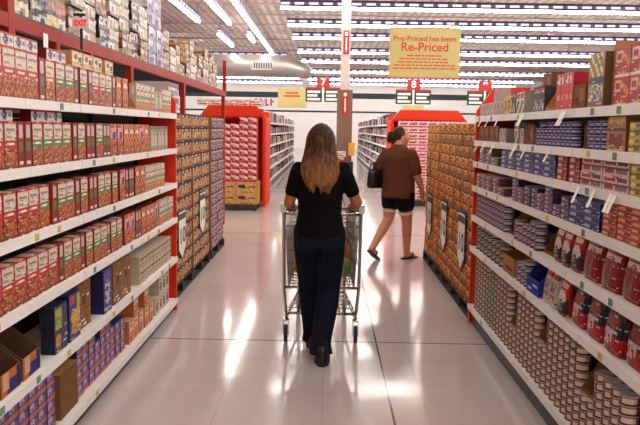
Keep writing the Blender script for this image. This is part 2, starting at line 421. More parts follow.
prod('snack_w', carton('snack_w', .12, .14, .16, Art(10, 10, (206, 192, 168)).rect(.2, .2, .8, .7, (110, 60, 40)).rect(.1, .8, .9, .9, (150, 130, 110)), (196, 180, 156), (214, 204, 184)), .12, .14, .16, 'cream_snack_box', 'cream and brown snack box', 'snack box')
prod('bev', carton('bev', .1, .1, .16, Art(8, 6, (196, 180, 152)).rect(0, .6, 1, .86, (92, 80, 80)).rect(.3, .1, .7, .5, (170, 150, 120)), (190, 176, 150), (210, 200, 180)), .1, .1, .16, 'beige_mix_box', 'small beige mix box', 'box')

# right wall: pet food, cans, bags
prod('tin_w', can('tin_w', .085, .041, [(.1, .24, (96, 34, 26)), (.24, .8, (226, 208, 184)), (.8, .9, (84, 36, 30))], label=(134, 54, 42)), .085, .041, .085, 'pet_food_tin', 'flat maroon and white tin', 'tin')
tw = P['tin_w']
prod('tin_g', can('tin_g', .085, .041, [(.1, .24, (62, 52, 36)), (.24, .8, (206, 196, 150)), (.8, .9, (52, 44, 34))], label=(104, 86, 50)), .085, .041, .085, 'pet_food_tin', 'flat olive and cream tin', 'tin')
prod('tin_p', can('tin_p', .085, .041, [(.1, .35, (74, 58, 96)), (.35, .75, (206, 192, 204)), (.75, .9, (84, 60, 88))], label=(150, 90, 120)), .085, .041, .085, 'purple_tin', 'flat purple and white tin', 'tin')
prod('tin_grey', can('tin_grey', .12, .053, [(.1, .3, (60, 54, 52)), (.3, .75, (196, 186, 174)), (.75, .9, (76, 66, 64))], label=(120, 100, 92)), .12, .053, .12, 'wide_tin', 'wide grey tin', 'tin')
def pack(key, w, h, d, base, c2, c3, look, kind):
    a = Art(14, 8, base).rect(0, .42, 1, .56, c3).rect(.06, .6, .5, .9, c2).rect(.56, .6, .94, .85, c3).rect(.06, .08, .4, .36, c2).rect(.5, .1, .9, .34, tuple(int(v*.6) for v in base))
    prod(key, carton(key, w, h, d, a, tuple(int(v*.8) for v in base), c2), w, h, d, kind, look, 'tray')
pack('pk_gry', .2, .06, .18, (142, 124, 116), (196, 184, 176), (90, 66, 60), 'grey brown multipack', 'multipack')
pack('pk_blu', .2, .06, .18, (74, 82, 140), (196, 192, 208), (64, 52, 96), 'blue and white multipack', 'multipack')
pack('pk_dblu', .2, .065, .18, (40, 56, 132), (168, 170, 200), (36, 40, 90), 'deep blue multipack', 'multipack')
pack('pk_pnk', .18, .055, .18, (150, 96, 104), (214, 196, 198), (96, 44, 56), 'pink and maroon multipack', 'multipack')
pack('pk_pur', .14, .048, .18, (90, 72, 110), (200, 186, 206), (150, 60, 84), 'purple and pink multipack', 'multipack')
pack('pk_blk', .13, .06, .18, (40, 40, 66), (170, 160, 186), (110, 50, 80), 'black and lilac multipack', 'multipack')
pack('pk_red', .15, .065, .18, (178, 44, 34), (226, 190, 176), (120, 26, 24), 'red multipack', 'multipack')
pack('pk_rw', .27, .07, .18, (206, 184, 180), (176, 40, 44), (120, 30, 36), 'long pink and red pack', 'long_pack')
pack('pk_org', .15, .05, .18, (196, 70, 44), (226, 170, 140), (150, 36, 30), 'orange red pouch pack', 'long_pack')
pack('pk_yel', .1, .062, .16, (206, 176, 52), (230, 214, 130), (110, 90, 40), 'small yellow box', 'yellow_box')
prod('tin_b', can('tin_b', .07, .033, [(.1, .35, (44, 46, 110)), (.35, .7, (196, 190, 212)), (.7, .9, (54, 50, 120))], label=(80, 70, 150)), .07, .033, .07, 'blue_tin', 'small blue and white tin', 'tin')
prod('coffee', carton('coffee', .2, .15, .16, Art(14, 12, (172, 112, 56)).rect(.05, .8, .95, .97, (222, 170, 90)).rect(0, .58, 1, .68, (80, 44, 30)).ell(.3, .3, .2, .2, (120, 40, 26)).ell(.7, .3, .2, .2, (130, 46, 30)).rect(.1, .02, .9, .1, (220, 180, 120)), (140, 88, 44), (140, 120, 104)), .2, .15, .16, 'treat_box', 'brown treat box', 'treat box')
prod('yel_box', carton('yel_box', .1, .09, .12, Art(10, 8, (214, 186, 50)).rect(.1, .6, .9, .9, (232, 220, 120)).rect(.2, .2, .8, .45, (120, 100, 40)), (190, 160, 40), (220, 196, 80)), .1, .09, .12, 'yellow_box', 'yellow treat box', 'treat box')
prod('kr_small', carton('kr_small', .16, .12, .16, Art(6, 6, (132, 84, 52)).rect(.1, .15, .45, .5, (96, 56, 36)).rect(.5, .3, .9, .8, (164, 112, 72)), (120, 78, 46), (160, 112, 70), M_KRAFT), .16, .12, .16, 'small_carton', 'small brown carton', 'carton')
prod('milkb', carton('milkb', .16, .125, .2, Art(14, 10, (186, 34, 26)).rect(.1, .55, .5, .9, (224, 180, 170)).rect(.16, .62, .44, .84, (170, 20, 24)).diag(.5, .1, 1, .9, .7, .6, .2, (214, 130, 60)).rect(0, .0, 1, .08, (230, 214, 200)), (150, 26, 22), (200, 60, 40)), .16, .125, .2, 'biscuit_box', 'red dog biscuit box', 'biscuit box')
prod('tray_kr', opencase('tray_kr', .54, .29, .24, .02, KR, (170, 122, 72), slope=False), .54, .29, .24, 'shipping_tray', 'open tan shipping tray', 'tray')
prod('disp_str', carton('disp_str', .2, .25, .2, Art(14, 16, (150, 112, 62)).diag(.05, .55, .95, .98, .8, .26, 0, (220, 204, 150)).rect(.0, .46, 1, .54, (50, 42, 80)).mott(.06, .14, .94, .46, [(60, 60, 100), (214, 206, 190), (190, 170, 60), (90, 100, 80)], 3).rect(0, 0, 1, .1, (120, 84, 50)), (112, 78, 44), (150, 110, 62)), .2, .25, .2, 'treat_display', 'tan treat display with striped front', 'display case')
prod('red_pair', carton('red_pair', .13, .19, .14, Art(12, 14, (214, 34, 28)).ell(.5, .82, .3, .12, (236, 206, 200)).rect(.1, .3, .9, .4, (236, 120, 100)).rect(.45, 0, .55, 1, (160, 20, 20)), (170, 24, 22), (220, 160, 150)), .13, .19, .14, 'red_treat_box', 'bright red treat box', 'treat box')
prod('blk_box', carton('blk_box', .11, .15, .12, Art(10, 12, (40, 34, 40)).mott(.1, .1, .9, .5, [(190, 180, 176), (60, 50, 56), (160, 60, 60)], 4).rect(.1, .75, .9, .9, (176, 50, 46)), (60, 40, 40), (70, 50, 50)), .11, .15, .12, 'red_treat_box', 'black treat box with red top', 'treat box')
prod('wht_box', carton('wht_box', .09, .1, .1, Art(10, 10, (206, 190, 180)).mott(.1, .1, .9, .9, [(206, 190, 180), (170, 50, 44), (60, 50, 52), (222, 210, 196)], 6), (170, 150, 140), (210, 200, 190)), .09, .1, .1, 'white_treat_box', 'speckled white treat box', 'treat box')
prod('grn_box', carton('grn_box', .1, .14, .1, Art(10, 10, (214, 196, 176)).diag(0, 0, 1, .6, -.9, .8, .1, (36, 112, 62)).rect(.1, .7, .9, .9, (196, 60, 40)), (150, 140, 120), (210, 200, 190)), .1, .14, .1, 'white_treat_box', 'white and green treat box', 'treat box')
prod('yel_tall', carton('yel_tall', .2, .13, .14, Art(12, 8, (214, 170, 40)).rect(.2, .3, .4, .8, (150, 100, 30)).rect(.6, .3, .8, .8, (160, 110, 30)), (180, 140, 30), (220, 190, 90)), .2, .13, .14, 'yellow_box', 'wide yellow treat box', 'treat box')
def bag(key, w, h, d, art, look): prod(key, pouch(key, w, h, d, art.fine(len(key)*5+int(w*900))), w, h, d, 'pet_food_bag', look, 'pet food bag')
bag('bag_red', .2, .2, .09, Art(14, 16, (148, 18, 17)).rect(.1, .66, .9, .8, (226, 196, 180)).mott(.15, .66, .85, .78, [(226, 196, 180), (170, 30, 26)], 2).ell(.4, .3, .25, .18, (126, 70, 44)).rect(.15, .08, .6, .14, (230, 200, 190)).rect(0, .9, 1, 1, (140, 18, 18)), 'large red dog treat bag')
bag('bag_wrb', .13, .195, .08, Art(12, 16, (190, 40, 36)).rect(.0, 0, 1, .5, (64, 40, 36)).ell(.5, .5, .4, .2, (222, 206, 198)).ell(.5, .24, .36, .18, (46, 28, 26)).rect(.1, .78, .9, .88, (232, 206, 196)).rect(0, .0, 1, .06, (170, 30, 28)), 'red and black treat pouch')
bag('bag_wht', .12, .2, .08, Art(12, 14, (206, 190, 186)).rect(0, .8, 1, 1, (176, 34, 32)).mott(.15, .2, .85, .7, [(206, 190, 186), (120, 70, 56), (190, 60, 56), (90, 60, 50)], 3), 'white and red treat pouch')
bag('bag_blk', .2, .212, .1, Art(14, 16, (30, 25, 27)).rect(0, 0, 1, .36, (172, 22, 26)).rect(.12, .2, .6, .42, (226, 190, 186)).mott(.12, .2, .6, .42, [(226, 190, 186), (172, 30, 30)], 1).ell(.5, .66, .3, .14, (150, 46, 44)).rect(.1, .46, .8, .52, (206, 190, 186)).rect(.12, .05, .4, .12, (222, 180, 176)), 'black and red kibble bag')
bag('bag_yel', .16, .16, .09, Art(10, 12, (206, 140, 40)).rect(.1, .4, .9, .8, (226, 190, 90)).ell(.5, .3, .3, .2, (150, 60, 30)), 'orange kibble bag')
prod('blue_case', opencase('blue_case', .24, .2, .2, .09, (36, 58, 150), (150, 106, 68), Art(10, 6, (34, 56, 150)).rect(.5, .5, .9, .7, (190, 200, 226)).rect(.1, .15, .35, .35, (190, 200, 226))), .24, .2, .2, 'display_case', 'blue cut-away case', 'display case')
prod('kr_open', opencase('kr_open', .3, .15, .22, .12, KR, (140, 94, 52), Art(8, 5, (172, 116, 62)).rect(.3, .3, .9, .45, (120, 60, 36))), .3, .15, .22, 'display_case', 'open tan carton', 'carton')
prod('kr_cut', opencase('kr_cut', .18, .2, .2, .015, (150, 106, 62), (140, 98, 58)), .18, .2, .2, 'display_case', 'empty cut-down carton', 'carton')

SHELF_COUNT = {}
def clone(key, loc, rz, label, group, tilt=None, rename=None):
    p = P[key]
    if p['first'] is None:
        o = bpy.data.objects.new(rename or p['kind'], p['mesh']); COL.objects.link(o); p['first'] = o
    else:
        o = p['first'].copy(); COL.objects.link(o)
        if rename: o.name = rename
    o.location = loc; o.rotation_euler = (0, 0, rz)
    return tag(o, label, p['cat'], group)

LX, RX = -1.30, 1.225
RZ = {'L': R(90), 'R': R(-90)}
def wx(side, inset): return LX-inset if side == 'L' else RX+inset
def plural(s):
    return s+'es' if s.endswith(('x', 'ch')) else s+'s'
def run(side, z, shelf, key, y0, n, layers=1, inset=None, gap=.004, jit=.006, skip=(), fit=None):
    """n columns side by side from y0 on (away from the camera), each a pile of LAYERS"""
    p = P[key]; y = y0; k = SHELF_COUNT.get((p['look'], shelf), 0)
    w = p['w']+gap if fit is None else fit
    if inset is None: inset = .022 if side == 'L' else .012
    lim = 6.17 if side == 'L' else 5.93
    for i in range(n):
        if y+p['w'] > lim: break
        k += 1; di = random.uniform(0, jit)
        top = layers if isinstance(layers, int) else layers[i]
        for j in range(top):
            if (i, j) in skip: continue
            lab = f"{ORD[k-1]} {p['look']} from near end of {shelf}" if top == 1 and layers == 1 else f"{p['look']}, {ORD[k-1]} column from near end, {ORD[j]} layer, {shelf}"
            clone(key, (wx(side, inset+di+random.uniform(0, jit*.4)), y+p['w']/2, z+j*(p['h']+.0006)), RZ[side]+random.uniform(-.02, .02)*(jit > .003), lab, f"{plural(p['look'])} on {shelf}")
        y += w
    SHELF_COUNT[(p['look'], shelf)] = k
    return y

# ------------------------------------------------------------------ camera
F, H = 715., 1.62
SC.camera = None
cam = bpy.data.cameras.new('camera'); co = bpy.data.objects.new('camera', cam); COL.objects.link(co)
cam.sensor_width = 36.; cam.lens = F/640*36; cam.clip_end = 200; cam.clip_start = .05
d = Vector(((327-320)/F, (212.5-129)/F, -1)).normalized()      # the aisle's direction seen by the lens
u = Vector((math.sin(R(1)), math.cos(R(1)), 0)); up = (u-d*u.dot(d)).normalized(); rt = d.cross(up)
co.matrix_world = Matrix((rt, d, up)).to_4x4()
co.location = (0, 0, H)
SC.camera = co

# ------------------------------------------------------------------ setting
YB, YN, XW, XE, ZC = 60., -7., -15., 19., 5.75
def floor_mat():
    m = mat('polished_floor', (190, 180, 176), .14, spec=.42); nt = m.node_tree; b = nt.nodes['Principled BSDF']
    N, L = nt.nodes.new, nt.links.new
    tc = N('ShaderNodeTexCoord'); sp = N('ShaderNodeSeparateXYZ'); L(tc.outputs['Object'], sp.inputs[0])
    n = N('ShaderNodeTexNoise'); n.inputs['Scale'].default_value = 1.3; n.inputs['Detail'].default_value = 7; L(tc.outputs['Object'], n.inputs['Vector'])
    cr = N('ShaderNodeMix'); cr.data_type = 'RGBA'; cr.inputs[6].default_value = lin((182, 170, 165))+(1,); cr.inputs[7].default_value = lin((206, 196, 192))+(1,)
    L(n.outputs['Fac'], cr.inputs[0])
    def line(out, pos, w):
        a = N('ShaderNodeMath'); a.operation = 'SUBTRACT'; a.inputs[1].default_value = pos; L(out, a.inputs[0])
        c = N('ShaderNodeMath'); c.operation = 'ABSOLUTE'; L(a.outputs[0], c.inputs[0])
        e = N('ShaderNodeMath'); e.operation = 'LESS_THAN'; e.inputs[1].default_value = w; L(c.outputs[0], e.inputs[0])
        return e.outputs[0]
    last = cr.outputs[2]
    def over(mask, rgb, fac=1.):
        nonlocal last
        x = N('ShaderNodeMix'); x.data_type = 'RGBA'; x.inputs[7].default_value = lin(rgb)+(1,)
        f = N('ShaderNodeMath'); f.operation = 'MULTIPLY'; f.inputs[1].default_value = fac; L(mask, f.inputs[0])
        L(f.outputs[0], x.inputs[0]); L(last, x.inputs[6]); last = x.outputs[2]
    # faint tile joints, then the two saw cuts
    br = N('ShaderNodeTexBrick'); br.offset = 0; br.inputs['Scale'].default_value = 1; br.inputs['Mortar Size'].default_value = .004
    br.inputs['Brick Width'].default_value = .61; br.inputs['Row Height'].default_value = .61; L(tc.outputs['Object'], br.inputs['Vector'])
    over(br.outputs['Fac'], (150, 136, 132), .35)
    over(line(sp.outputs[0], .405, .0065), (58, 48, 46), .9)
    over(line(sp.outputs[1], 5.34, .012), (120, 104, 98), .9)
    over(line(sp.outputs[1], 11.0, .012), (120, 104, 98), .8)
    over(line(sp.outputs[1], 16.6, .012), (120, 104, 98), .8)
    v = N('ShaderNodeTexNoise'); v.inputs['Scale'].default_value = 26; L(tc.outputs['Object'], v.inputs['Vector'])
    th = N('ShaderNodeMath'); th.operation = 'GREATER_THAN'; th.inputs[1].default_value = .76; L(v.outputs['Fac'], th.inputs[0])
    over(th.outputs[0], (110, 98, 94), .5)
    L(last, b.inputs['Base Color'])
    n3 = N('ShaderNodeTexNoise'); n3.inputs['Scale'].default_value = 3.4; L(tc.outputs['Object'], n3.inputs['Vector'])
    mr = N('ShaderNodeMapRange'); mr.inputs[3].default_value = .06; mr.inputs[4].default_value = .15; L(n3.outputs['Fac'], mr.inputs[0]); L(mr.outputs[0], b.inputs['Roughness'])
    bp = N('ShaderNodeBump'); bp.inputs['Strength'].default_value = .07; bp.inputs['Distance'].default_value = .02
    L(n3.outputs['Fac'], bp.inputs['Height']); L(bp.outputs['Normal'], b.inputs['Normal'])
    return m
def deck_mat():
    m = mat('roof_deck', (206, 186, 180), .6); nt = m.node_tree; b = nt.nodes['Principled BSDF']
    N, L = nt.nodes.new, nt.links.new
    tc = N('ShaderNodeTexCoord'); w = N('ShaderNodeTexWave'); w.bands_direction = 'X'; w.inputs['Scale'].default_value = 1.05
    L(tc.outputs['Object'], w.inputs['Vector'])
    x = N('ShaderNodeMix'); x.data_type = 'RGBA'; x.inputs[6].default_value = lin((150, 128, 122))+(1,); x.inputs[7].default_value = lin((188, 168, 162))+(1,)
    L(w.outputs['Fac'], x.inputs[0]); L(x.outputs[2], b.inputs['Base Color'])
    bp = N('ShaderNodeBump'); bp.inputs['Strength'].default_value = .5; bp.inputs['Distance'].default_value = .05
    L(w.outputs['Fac'], bp.inputs['Height']); L(bp.outputs['Normal'], b.inputs['Normal'])
    return m
struct(MB().box(XW, XE, YN, YB, -.1, 0).build('floor', floor_mat()))
struct(MB().box(XW, XE, YN, YB, ZC, ZC+.1).build('ceiling', deck_mat()))
struct(MB().box(XW, XE, YB, YB+.1, 0, ZC).build('wall_back', M_WHITE))
struct(MB().box(XW, XE, YN-.1, YN, 0, ZC).build('wall_front', M_WHITE))
struct(MB().box(XW-.1, XW, YN, YB, 0, ZC).build('wall_left', M_WHITE))
struct(MB().box(XE, XE+.1, YN, YB, 0, ZC).build('wall_right', M_WHITE))
struct(MB().box(XW, XE, YB-.03, YB, 4.15, 4.6).build('trim_1', M_STRIPE))
struct(MB().box(XW, XE, YB-.03, YB, 2.98, 3.12).build('trim_2', M_STRIPE))

M_JOIST = mat('joist_paint', (168, 148, 142), .6)
# roof joists: open-web, running across
def joist(y, label):
    j = empty('roof_joist', (0, y, 5.35), label, 'roof joist', 'open-web joists under the roof deck')
    b = MB(); b.box(XW, XE, -.03, .03, .34, .4); b.build('top_chord', M_JOIST, j)
    b = MB(); b.box(XW, XE, -.025, .025, 0, .05); b.build('bottom_chord', M_JOIST, j)
    b = MB(); x = XW
    while x < XE-.7:
        b.tube([(x, 0, .03), (x+.5, 0, .36)], .012, 5); b.tube([(x+.5, 0, .36), (x+1., 0, .03)], .012, 5); x += 1.
    b.build('web', M_JOIST, j)
LIGHTY = [-2.4, 1., 4.4, 7.8, 11.2, 14.6, 18., 21.4, 24.9, 28.3, 33.5, 38.2, 44.9, 51.6, 56.5]
jn = 0
for k in range(-1, 8):
    y = 19.6+4.8*k; jn += 1
    joist(y, f'{ORD[jn-1]} open-web steel joist from the near end of the ceiling')

# column
c = empty('support_column', (.452, 19., 0), 'cream square column with brown clad lower half, in the cross aisle', 'column')
MB().box(-.12, .12, -.12, .12, 2.64, ZC).build('shaft', M_COLW, c)
MB().box(-.2, .2, -.2, .2, 0, 2.64).build('cladding', M_CLAD, c)
for z, yy, lab in ((3.85, -.125, 'red vertical arrow sign on the cream upper column'), (2.3, -.205, 'red vertical arrow sign on the brown column cladding')):
    s = empty('column_sign', (.46, 19.+yy, z), lab, 'sign', 'red arrow signs on the column')
    MB().box(-.075, .075, -.02, 0, -.3, .3).build('plate', M_SIGNRED, s)
    a = MB().prism([(-.03, -.14), (.0, -.26), (.03, -.14)][::1], 'y', -.026, -.021)
    a.box(-.018, .018, -.026, -.021, -.14, .12); a.box(-.04, .04, -.026, -.021, .17, .26)
    a.build('arrow_mark', M_SIGNWH, s)

# ------------------------------------------------------------------ lights: rows across to the right, rows along on the left
def lamp(label, group, length, along):
    """fluorescent strip hung under the deck: channel with lit upper slots and a bright tube below"""
    L_ = empty('strip_light', (0, 0, 0), label, 'strip light', group)
    hw = .06
    if along == 'x': bx = lambda b, a0, a1, c0, c1, z0, z1: b.box(a0, a1, c0, c1, z0, z1)
    else: bx = lambda b, a0, a1, c0, c1, z0, z1: b.box(c0, c1, a0, a1, z0, z1)
    b = MB(); bx(b, 0, length, -hw, hw, .045, .1); bx(b, 0, length, -hw, hw, .171, .19); bx(b, 0, length, -.02, .02, .19, .24); b.build('housing', M_HOUS, L_)
    b = MB(); bx(b, .02, length-.02, -hw+.005, hw-.005, -.025, .0445); b.build('tube', M_TUBE, L_)
    b = MB(); bx(b, .02, length-.02, -hw+.004, hw-.004, .1005, .1705); b.build('uplight_slots', M_SLOTX if along == 'x' else M_SLOTY, L_)
    b = MB()
    for k in range(int(length//4)+1):
        a = min(.4+4*k, length-.2); bx(b, a, a+.01, -.005, .005, .24, ZC-5.1)
    b.build('hanger_rod', M_DARKM, L_)
    return L_
n = 0
for y in LIGHTY:
    if y > YB-2: break
    n += 1
    x0 = -1.42
    o = lamp(f'{ORD[n-1]} strip light row from the near end, running across the right ceiling', 'strip lights across the right ceiling', 16., 'x')
    o.location = (x0, y, 5.1)
for k, y in enumerate((36., 41., 46., 51., 56.)):
    o = lamp(f'{ORD[k]} strip light row beyond the air duct, running across the left ceiling', 'strip lights across the far left ceiling', 12., 'x'); o.location = (-14., y, 5.1)
left_rows = [(-2.65, 19., 35.), (-3.36, 15., 24.8), (-3.05, 27.7, 29.8), (-4.35, 12., 24.4), (-4.15, 27.5, 31.5), (-6.6, 3., 21.), (-8.8, 3., 26.)]
nm = ['longest strip light running away over the left side', 'second strip light left of the longest one', 'short strip light beyond the second left one', 'third strip light left of the longest one',
      'short strip light beyond the third left one', 'strip light far left above the rack', 'leftmost strip light beyond the rack']
for (x, a, b_), lab in zip(left_rows, nm):
    o = lamp(lab, 'strip lights along the left ceiling', b_-a, 'y'); o.location = (x, a, 5.1)

# duct with vent
dct = empty('air_duct', (0, 31., 4.2), 'silver round air duct with a tapered end across the back', 'air duct')
MB().tube([(-8., 0, .05), (-1.75, 0, .05), (-1.2, 0, -.1), (-.75, 0, -.22)], [.47, .47, .36, .22], 24).build('duct_body', M_GALV, dct, True)
v = MB(); v.box(-3.2, -2.35, -.5, -.44, -.16, .2); v.build('vent_frame', M_GALV, dct)
v = MB()
for k in range(8): v.box(-3.12+k*.1, -3.06+k*.1, -.51, -.5, -.1, .14)
v.build('vent_slots', M_HOUS, dct)

# ------------------------------------------------------------------ gondola shelving
LT = [1.725, 1.43, 1.135, .83, .485, .112]
RT = [1.737, 1.543, 1.37, 1.171, .926, .665, .17]
M_TAGG = mat('green_price_tag', (96, 140, 110), .5); M_TAGY = mat('yellow_price_tag', (206, 190, 80), .5); M_TAGW = mat('white_price_tag', (240, 238, 234), .5)
def gondola(side, y0, y1, tops, depth, hgt, label, flags=()):
    w = y1-y0; g = empty('shelving_unit', (LX if side == 'L' else RX, (y0+y1)/2, 0), label, 'shelving unit', ('left' if side == 'L' else 'right')+' aisle shelving units', RZ[side])
    MB().box(-w/2, w/2, depth, depth+.03, 0, hgt).build('back_panel', M_BACK, g)
    for s in (-1, 1):
        a, b_ = sorted((s*w/2, s*(w/2-.02)))
        MB().box(a, b_, depth-.03, depth, 0, hgt).build('upright', M_BACK, g)
    zb = tops[-1]
    MB().box(-w/2+.001, w/2-.001, .035, depth-.03, 0, zb-.03).build('kick_plate', M_KICK, g)
    for i, z in enumerate(tops):
        nm = 'base_deck' if i == len(tops)-1 else 'shelf'
        sh = MB().box(-w/2+.002, w/2-.002, .004, depth-.031, z-.028, z).build(nm, M_SHELF, g)
        lip = MB(); lip.box(-w/2+.002, w/2-.002, -.008, .0039, z-.04, z+.004); lip.build('price_rail', M_SHELF, sh)
        rr = random.Random(int(z*1000)+int(y0*7))
        for k in range(3 if side == 'L' else 4):
            x = -w/2+.12+k*w/3.4+rr.uniform(0, .1); tw_ = .045
            if x+tw_ < w/2:
                MB().box(x, x+tw_, -.0095, -.0085, z-.034, z-.002).build('price_tag', rr.choice((M_TAGW, M_TAGG, M_TAGW, M_TAGY)), sh)
        for fi, fx in flags:
            if fi == i and abs(fx-(y0+y1)/2) < w/2-.02:
                lx = -(fx-(y0+y1)/2)
                b = MB(); b.quad((lx-.022, -.012, z-.005), (lx+.006, -.012, z-.005), (lx+.032, -.052, z-.08), (lx+.0, -.052, z-.08))
                b.quad((lx+.0, -.0535, z-.08), (lx+.032, -.0535, z-.08), (lx+.006, -.0135, z-.005), (lx-.022, -.0135, z-.005))
                b.build('price_flag', M_TAGW, sh)
    UNITS.append(g); return g
UNITS = []
for k, (a, b_) in enumerate(((2.57, 3.775), (3.78, 4.985), (4.99, 6.19))):
    gondola('L', a, b_, LT, .36, 1.78, f'white shelving unit of the left aisle, {ORD[k]} bay from the camera')
FLG = [(0, y) for y in (5.62, 5.38, 5.08, 4.5, 4.46, 3.72, 3.68)] + [(1, y) for y in (5.72, 5.5, 5.2, 4.62, 4.6, 4.36, 3.9, 3.55)] + [(2, y) for y in (3.42, 3.22, 3.03, 2.99)]
for k, (a, b_) in enumerate(((2.37, 3.565), (3.57, 4.765), (4.77, 5.95))):
    gondola('R', a, b_, RT, .40, 1.95, f'white shelving unit of the right aisle, {ORD[k]} bay from the camera', FLG)
def adopt(o, parent):
    bpy.context.view_layer.update()
    o.parent = parent; o.matrix_parent_inverse = parent.matrix_world.inverted(); o['label'] = 'red end panel'
pl = MB().prism([(-1.68, 0), (-1.306, 0), (-1.306, 1.84), (-1.36, 1.9), (-1.68, 1.9)], 'y', 6.195, 6.222)
adopt(pl.build('end_panel', M_RED), UNITS[2])
pr = MB().prism([(1.232, 0), (1.66, 0), (1.66, 1.985), (1.37, 1.985), (1.232, 1.79)], 'y', 5.955, 5.982)
adopt(pr.build('end_panel', M_RED), UNITS[5])

# ------------------------------------------------------------------ stock on the left shelves
S = ['top left shelf', 'second left shelf down', 'third left shelf down', 'fourth left shelf down', 'fifth left shelf down', 'bottom left shelf']
Z = LT
def L(r, key, y0, n, layers=1, **k): return run('L', Z[r]+.0005, S[r], key, y0, n, layers, **k)
y = L(0, 'cer_tall', 2.7, 5); y = L(0, 'side_box', y+.01, 1); y = L(0, 'cer_org', y+.005, 1); y = L(0, 'cer_grn', y, 2)
y = L(0, 'side_box', y+.01, 1); y = L(0, 'cer_grn', y+.02, 1); y = L(0, 'side_box', y, 1); y = L(0, 'cer_red', y+.005, 2); y = L(0, 'cer_grn', y, 1); y = L(0, 'side_box', y+.005, 1)
y = L(0, 'cer_diag', y+.01, 2); yc = y; y = L(0, 'disp_kr', y+.02, 1); y = L(0, 'cer_slim', y+.02, 5); y = L(0, 'cer_grey', y+.02, 2); y = L(0, 'cer_slim', y+.01, 2)
L(0, 'cer_slim', max(y, 5.72), 4)
L(1, 'cer_red', 2.66, 1); y = L(1, 'cer_red', 2.82, 2); y = L(1, 'side_box', y, 2); y = L(1, 'cer_grn', y+.01, 4); y = L(1, 'side_box', y+.02, 1); y = L(1, 'cer_grn', y+.01, 1)
y = L(1, 'side_box', y+.01, 2); y = L(1, 'cer_grn', y+.02, 1); y = L(1, 'side_box', y, 2); y = L(1, 'cer_pink', y+.02, 2); y = L(1, 'cer_diag', y+.01, 3); y = L(1, 'cer_pink', y+.01, 1); y = L(1, 'cer_diag', y+.01, 1); y = L(1, 'cer_grey', y+.05, 5)
y = L(2, 'cer_red', 2.66, 5); y = L(2, 'cer_grn', y, 1); y = L(2, 'side_box', y+.02, 1); y = L(2, 'cer_grn', y, 2); y = L(2, 'side_box', y+.01, 1); y = L(2, 'cer_grn', y+.01, 1); y = L(2, 'side_box', y+.02, 2)
y = L(2, 'cer_grn', y+.02, 3); y = L(2, 'cer_pink', y+.05, 1); y = L(2, 'side_box', y+.01, 3); y = L(2, 'cer_diag', y+.03, 2); y = L(2, 'cer_slim', y+.01, 6)
y = L(3, 'cer_red', 2.62, 7); y = L(3, 'side_box', y+.005, 1); y = L(3, 'cer_grn', y, 2); y = L(3, 'side_box', y+.005, 1); y = L(3, 'cer_grn', y+.01, 3); y = L(3, 'side_box', y+.005, 1)
y = L(3, 'cer_grn', y, 2); y = L(3, 'cer_pink', y+.05, 2); y = L(3, 'side_box', y+.01, 2); y = L(3, 'cer_diag', y+.02, 3); y = L(3, 'cer_pink', y+.01, 1); y = L(3, 'cer_slim', y+.02, 7)
# boxes lying on top of the standing ones
def lying(r, key, ys, zadd, seat=None):
    p = P[key]; k = SHELF_COUNT.get((p['look'], S[r]), 0)
    for yy in ys:
        k += 1
        clone(key, (wx('L', .035), yy, Z[r]+zadd+.002), RZ['L'], f"{ORD[k-1]} {p['look']} on the standing boxes, {S[r]}", f"{plural(p['look'])} above the standing boxes on {S[r]}")
    SHELF_COUNT[(p['look'], S[r])] = k
lying(0, 'flat_box', [2.77, 2.895, 3.02, 3.145, 3.27], .215)
lying(0, 'flat_box', [3.5, 3.625], .2)
lying(0, 'tan_flat', [3.86, 4.03, 4.2], .2)
lying(1, 'flat_box', [2.86, 2.985], .2); lying(1, 'flat_box', [3.3, 3.425, 3.55], .2)
lying(0, 'tan_flat', [4.42], .2)
# lower two rows
y = L(4, 'disp', 2.6, 3, inset=.02, gap=.02); y = L(4, 'crk_yel', 3.42, 1); y = L(4, 'crk_blu', 3.62, 1); y = L(4, 'kraft_in', 3.84, 1, inset=.05); y = L(4, 'cookie', 4.2, 1)
y = L(4, 'kraft_in', 4.42, 2, inset=.03); y = L(4, 'bev', 5.03, 11, 2)
y = L(5, 'snack', 2.62, 8, 4, inset=.04); y = L(5, 'kraft_dk', 3.5, 1, inset=.03); y = L(5, 'snack', 3.79, 9, (4, 4, 4, 3, 4, 4, 3, 3, 3), inset=.05); y = L(5, 'snack_o', 4.8, 5, (1, 2, 1, 2, 1), inset=.04, gap=.01); y = L(5, 'snack_w', 5.56, 5, (1, 2, 2, 2, 1), inset=.04)

# ------------------------------------------------------------------ stock on the right shelves
S2 = ['top right shelf', 'second right shelf down', 'third right shelf down', 'fourth right shelf down', 'fifth right shelf down', 'sixth right shelf down', 'bottom right shelf']
def Q(r, key, y0, n, layers=1, **k): return run('R', RT[r]+.0005, S2[r], key, y0, n, layers, **k)
# top
Q(0, 'tray_kr', 2.7, 1, inset=.03); Q(0, 'milkb', 2.715, 3, 2, inset=.035, jit=0, gap=.006)
y = Q(0, 'disp_str', 3.27, 1); Q(0, 'kr_small', 3.5, 1, 1); y = Q(0, 'red_pair', 3.67, 2); Q(0, 'disp_kr', 3.96, 1); y = Q(0, 'blk_box', 4.15, 2); Q(0, 'kr_small', 4.4, 1, 2, inset=.12)
Q(0, 'grn_box', 4.56, 2); Q(0, 'red_pair', 4.6, 1, 1, inset=.16); Q(0, 'blk_box', 4.78, 1); Q(0, 'yel_tall', 4.9, 1); Q(0, 'wht_box', 5.12, 8, (1, 1, 2, 1, 1, 1, 1, 1))
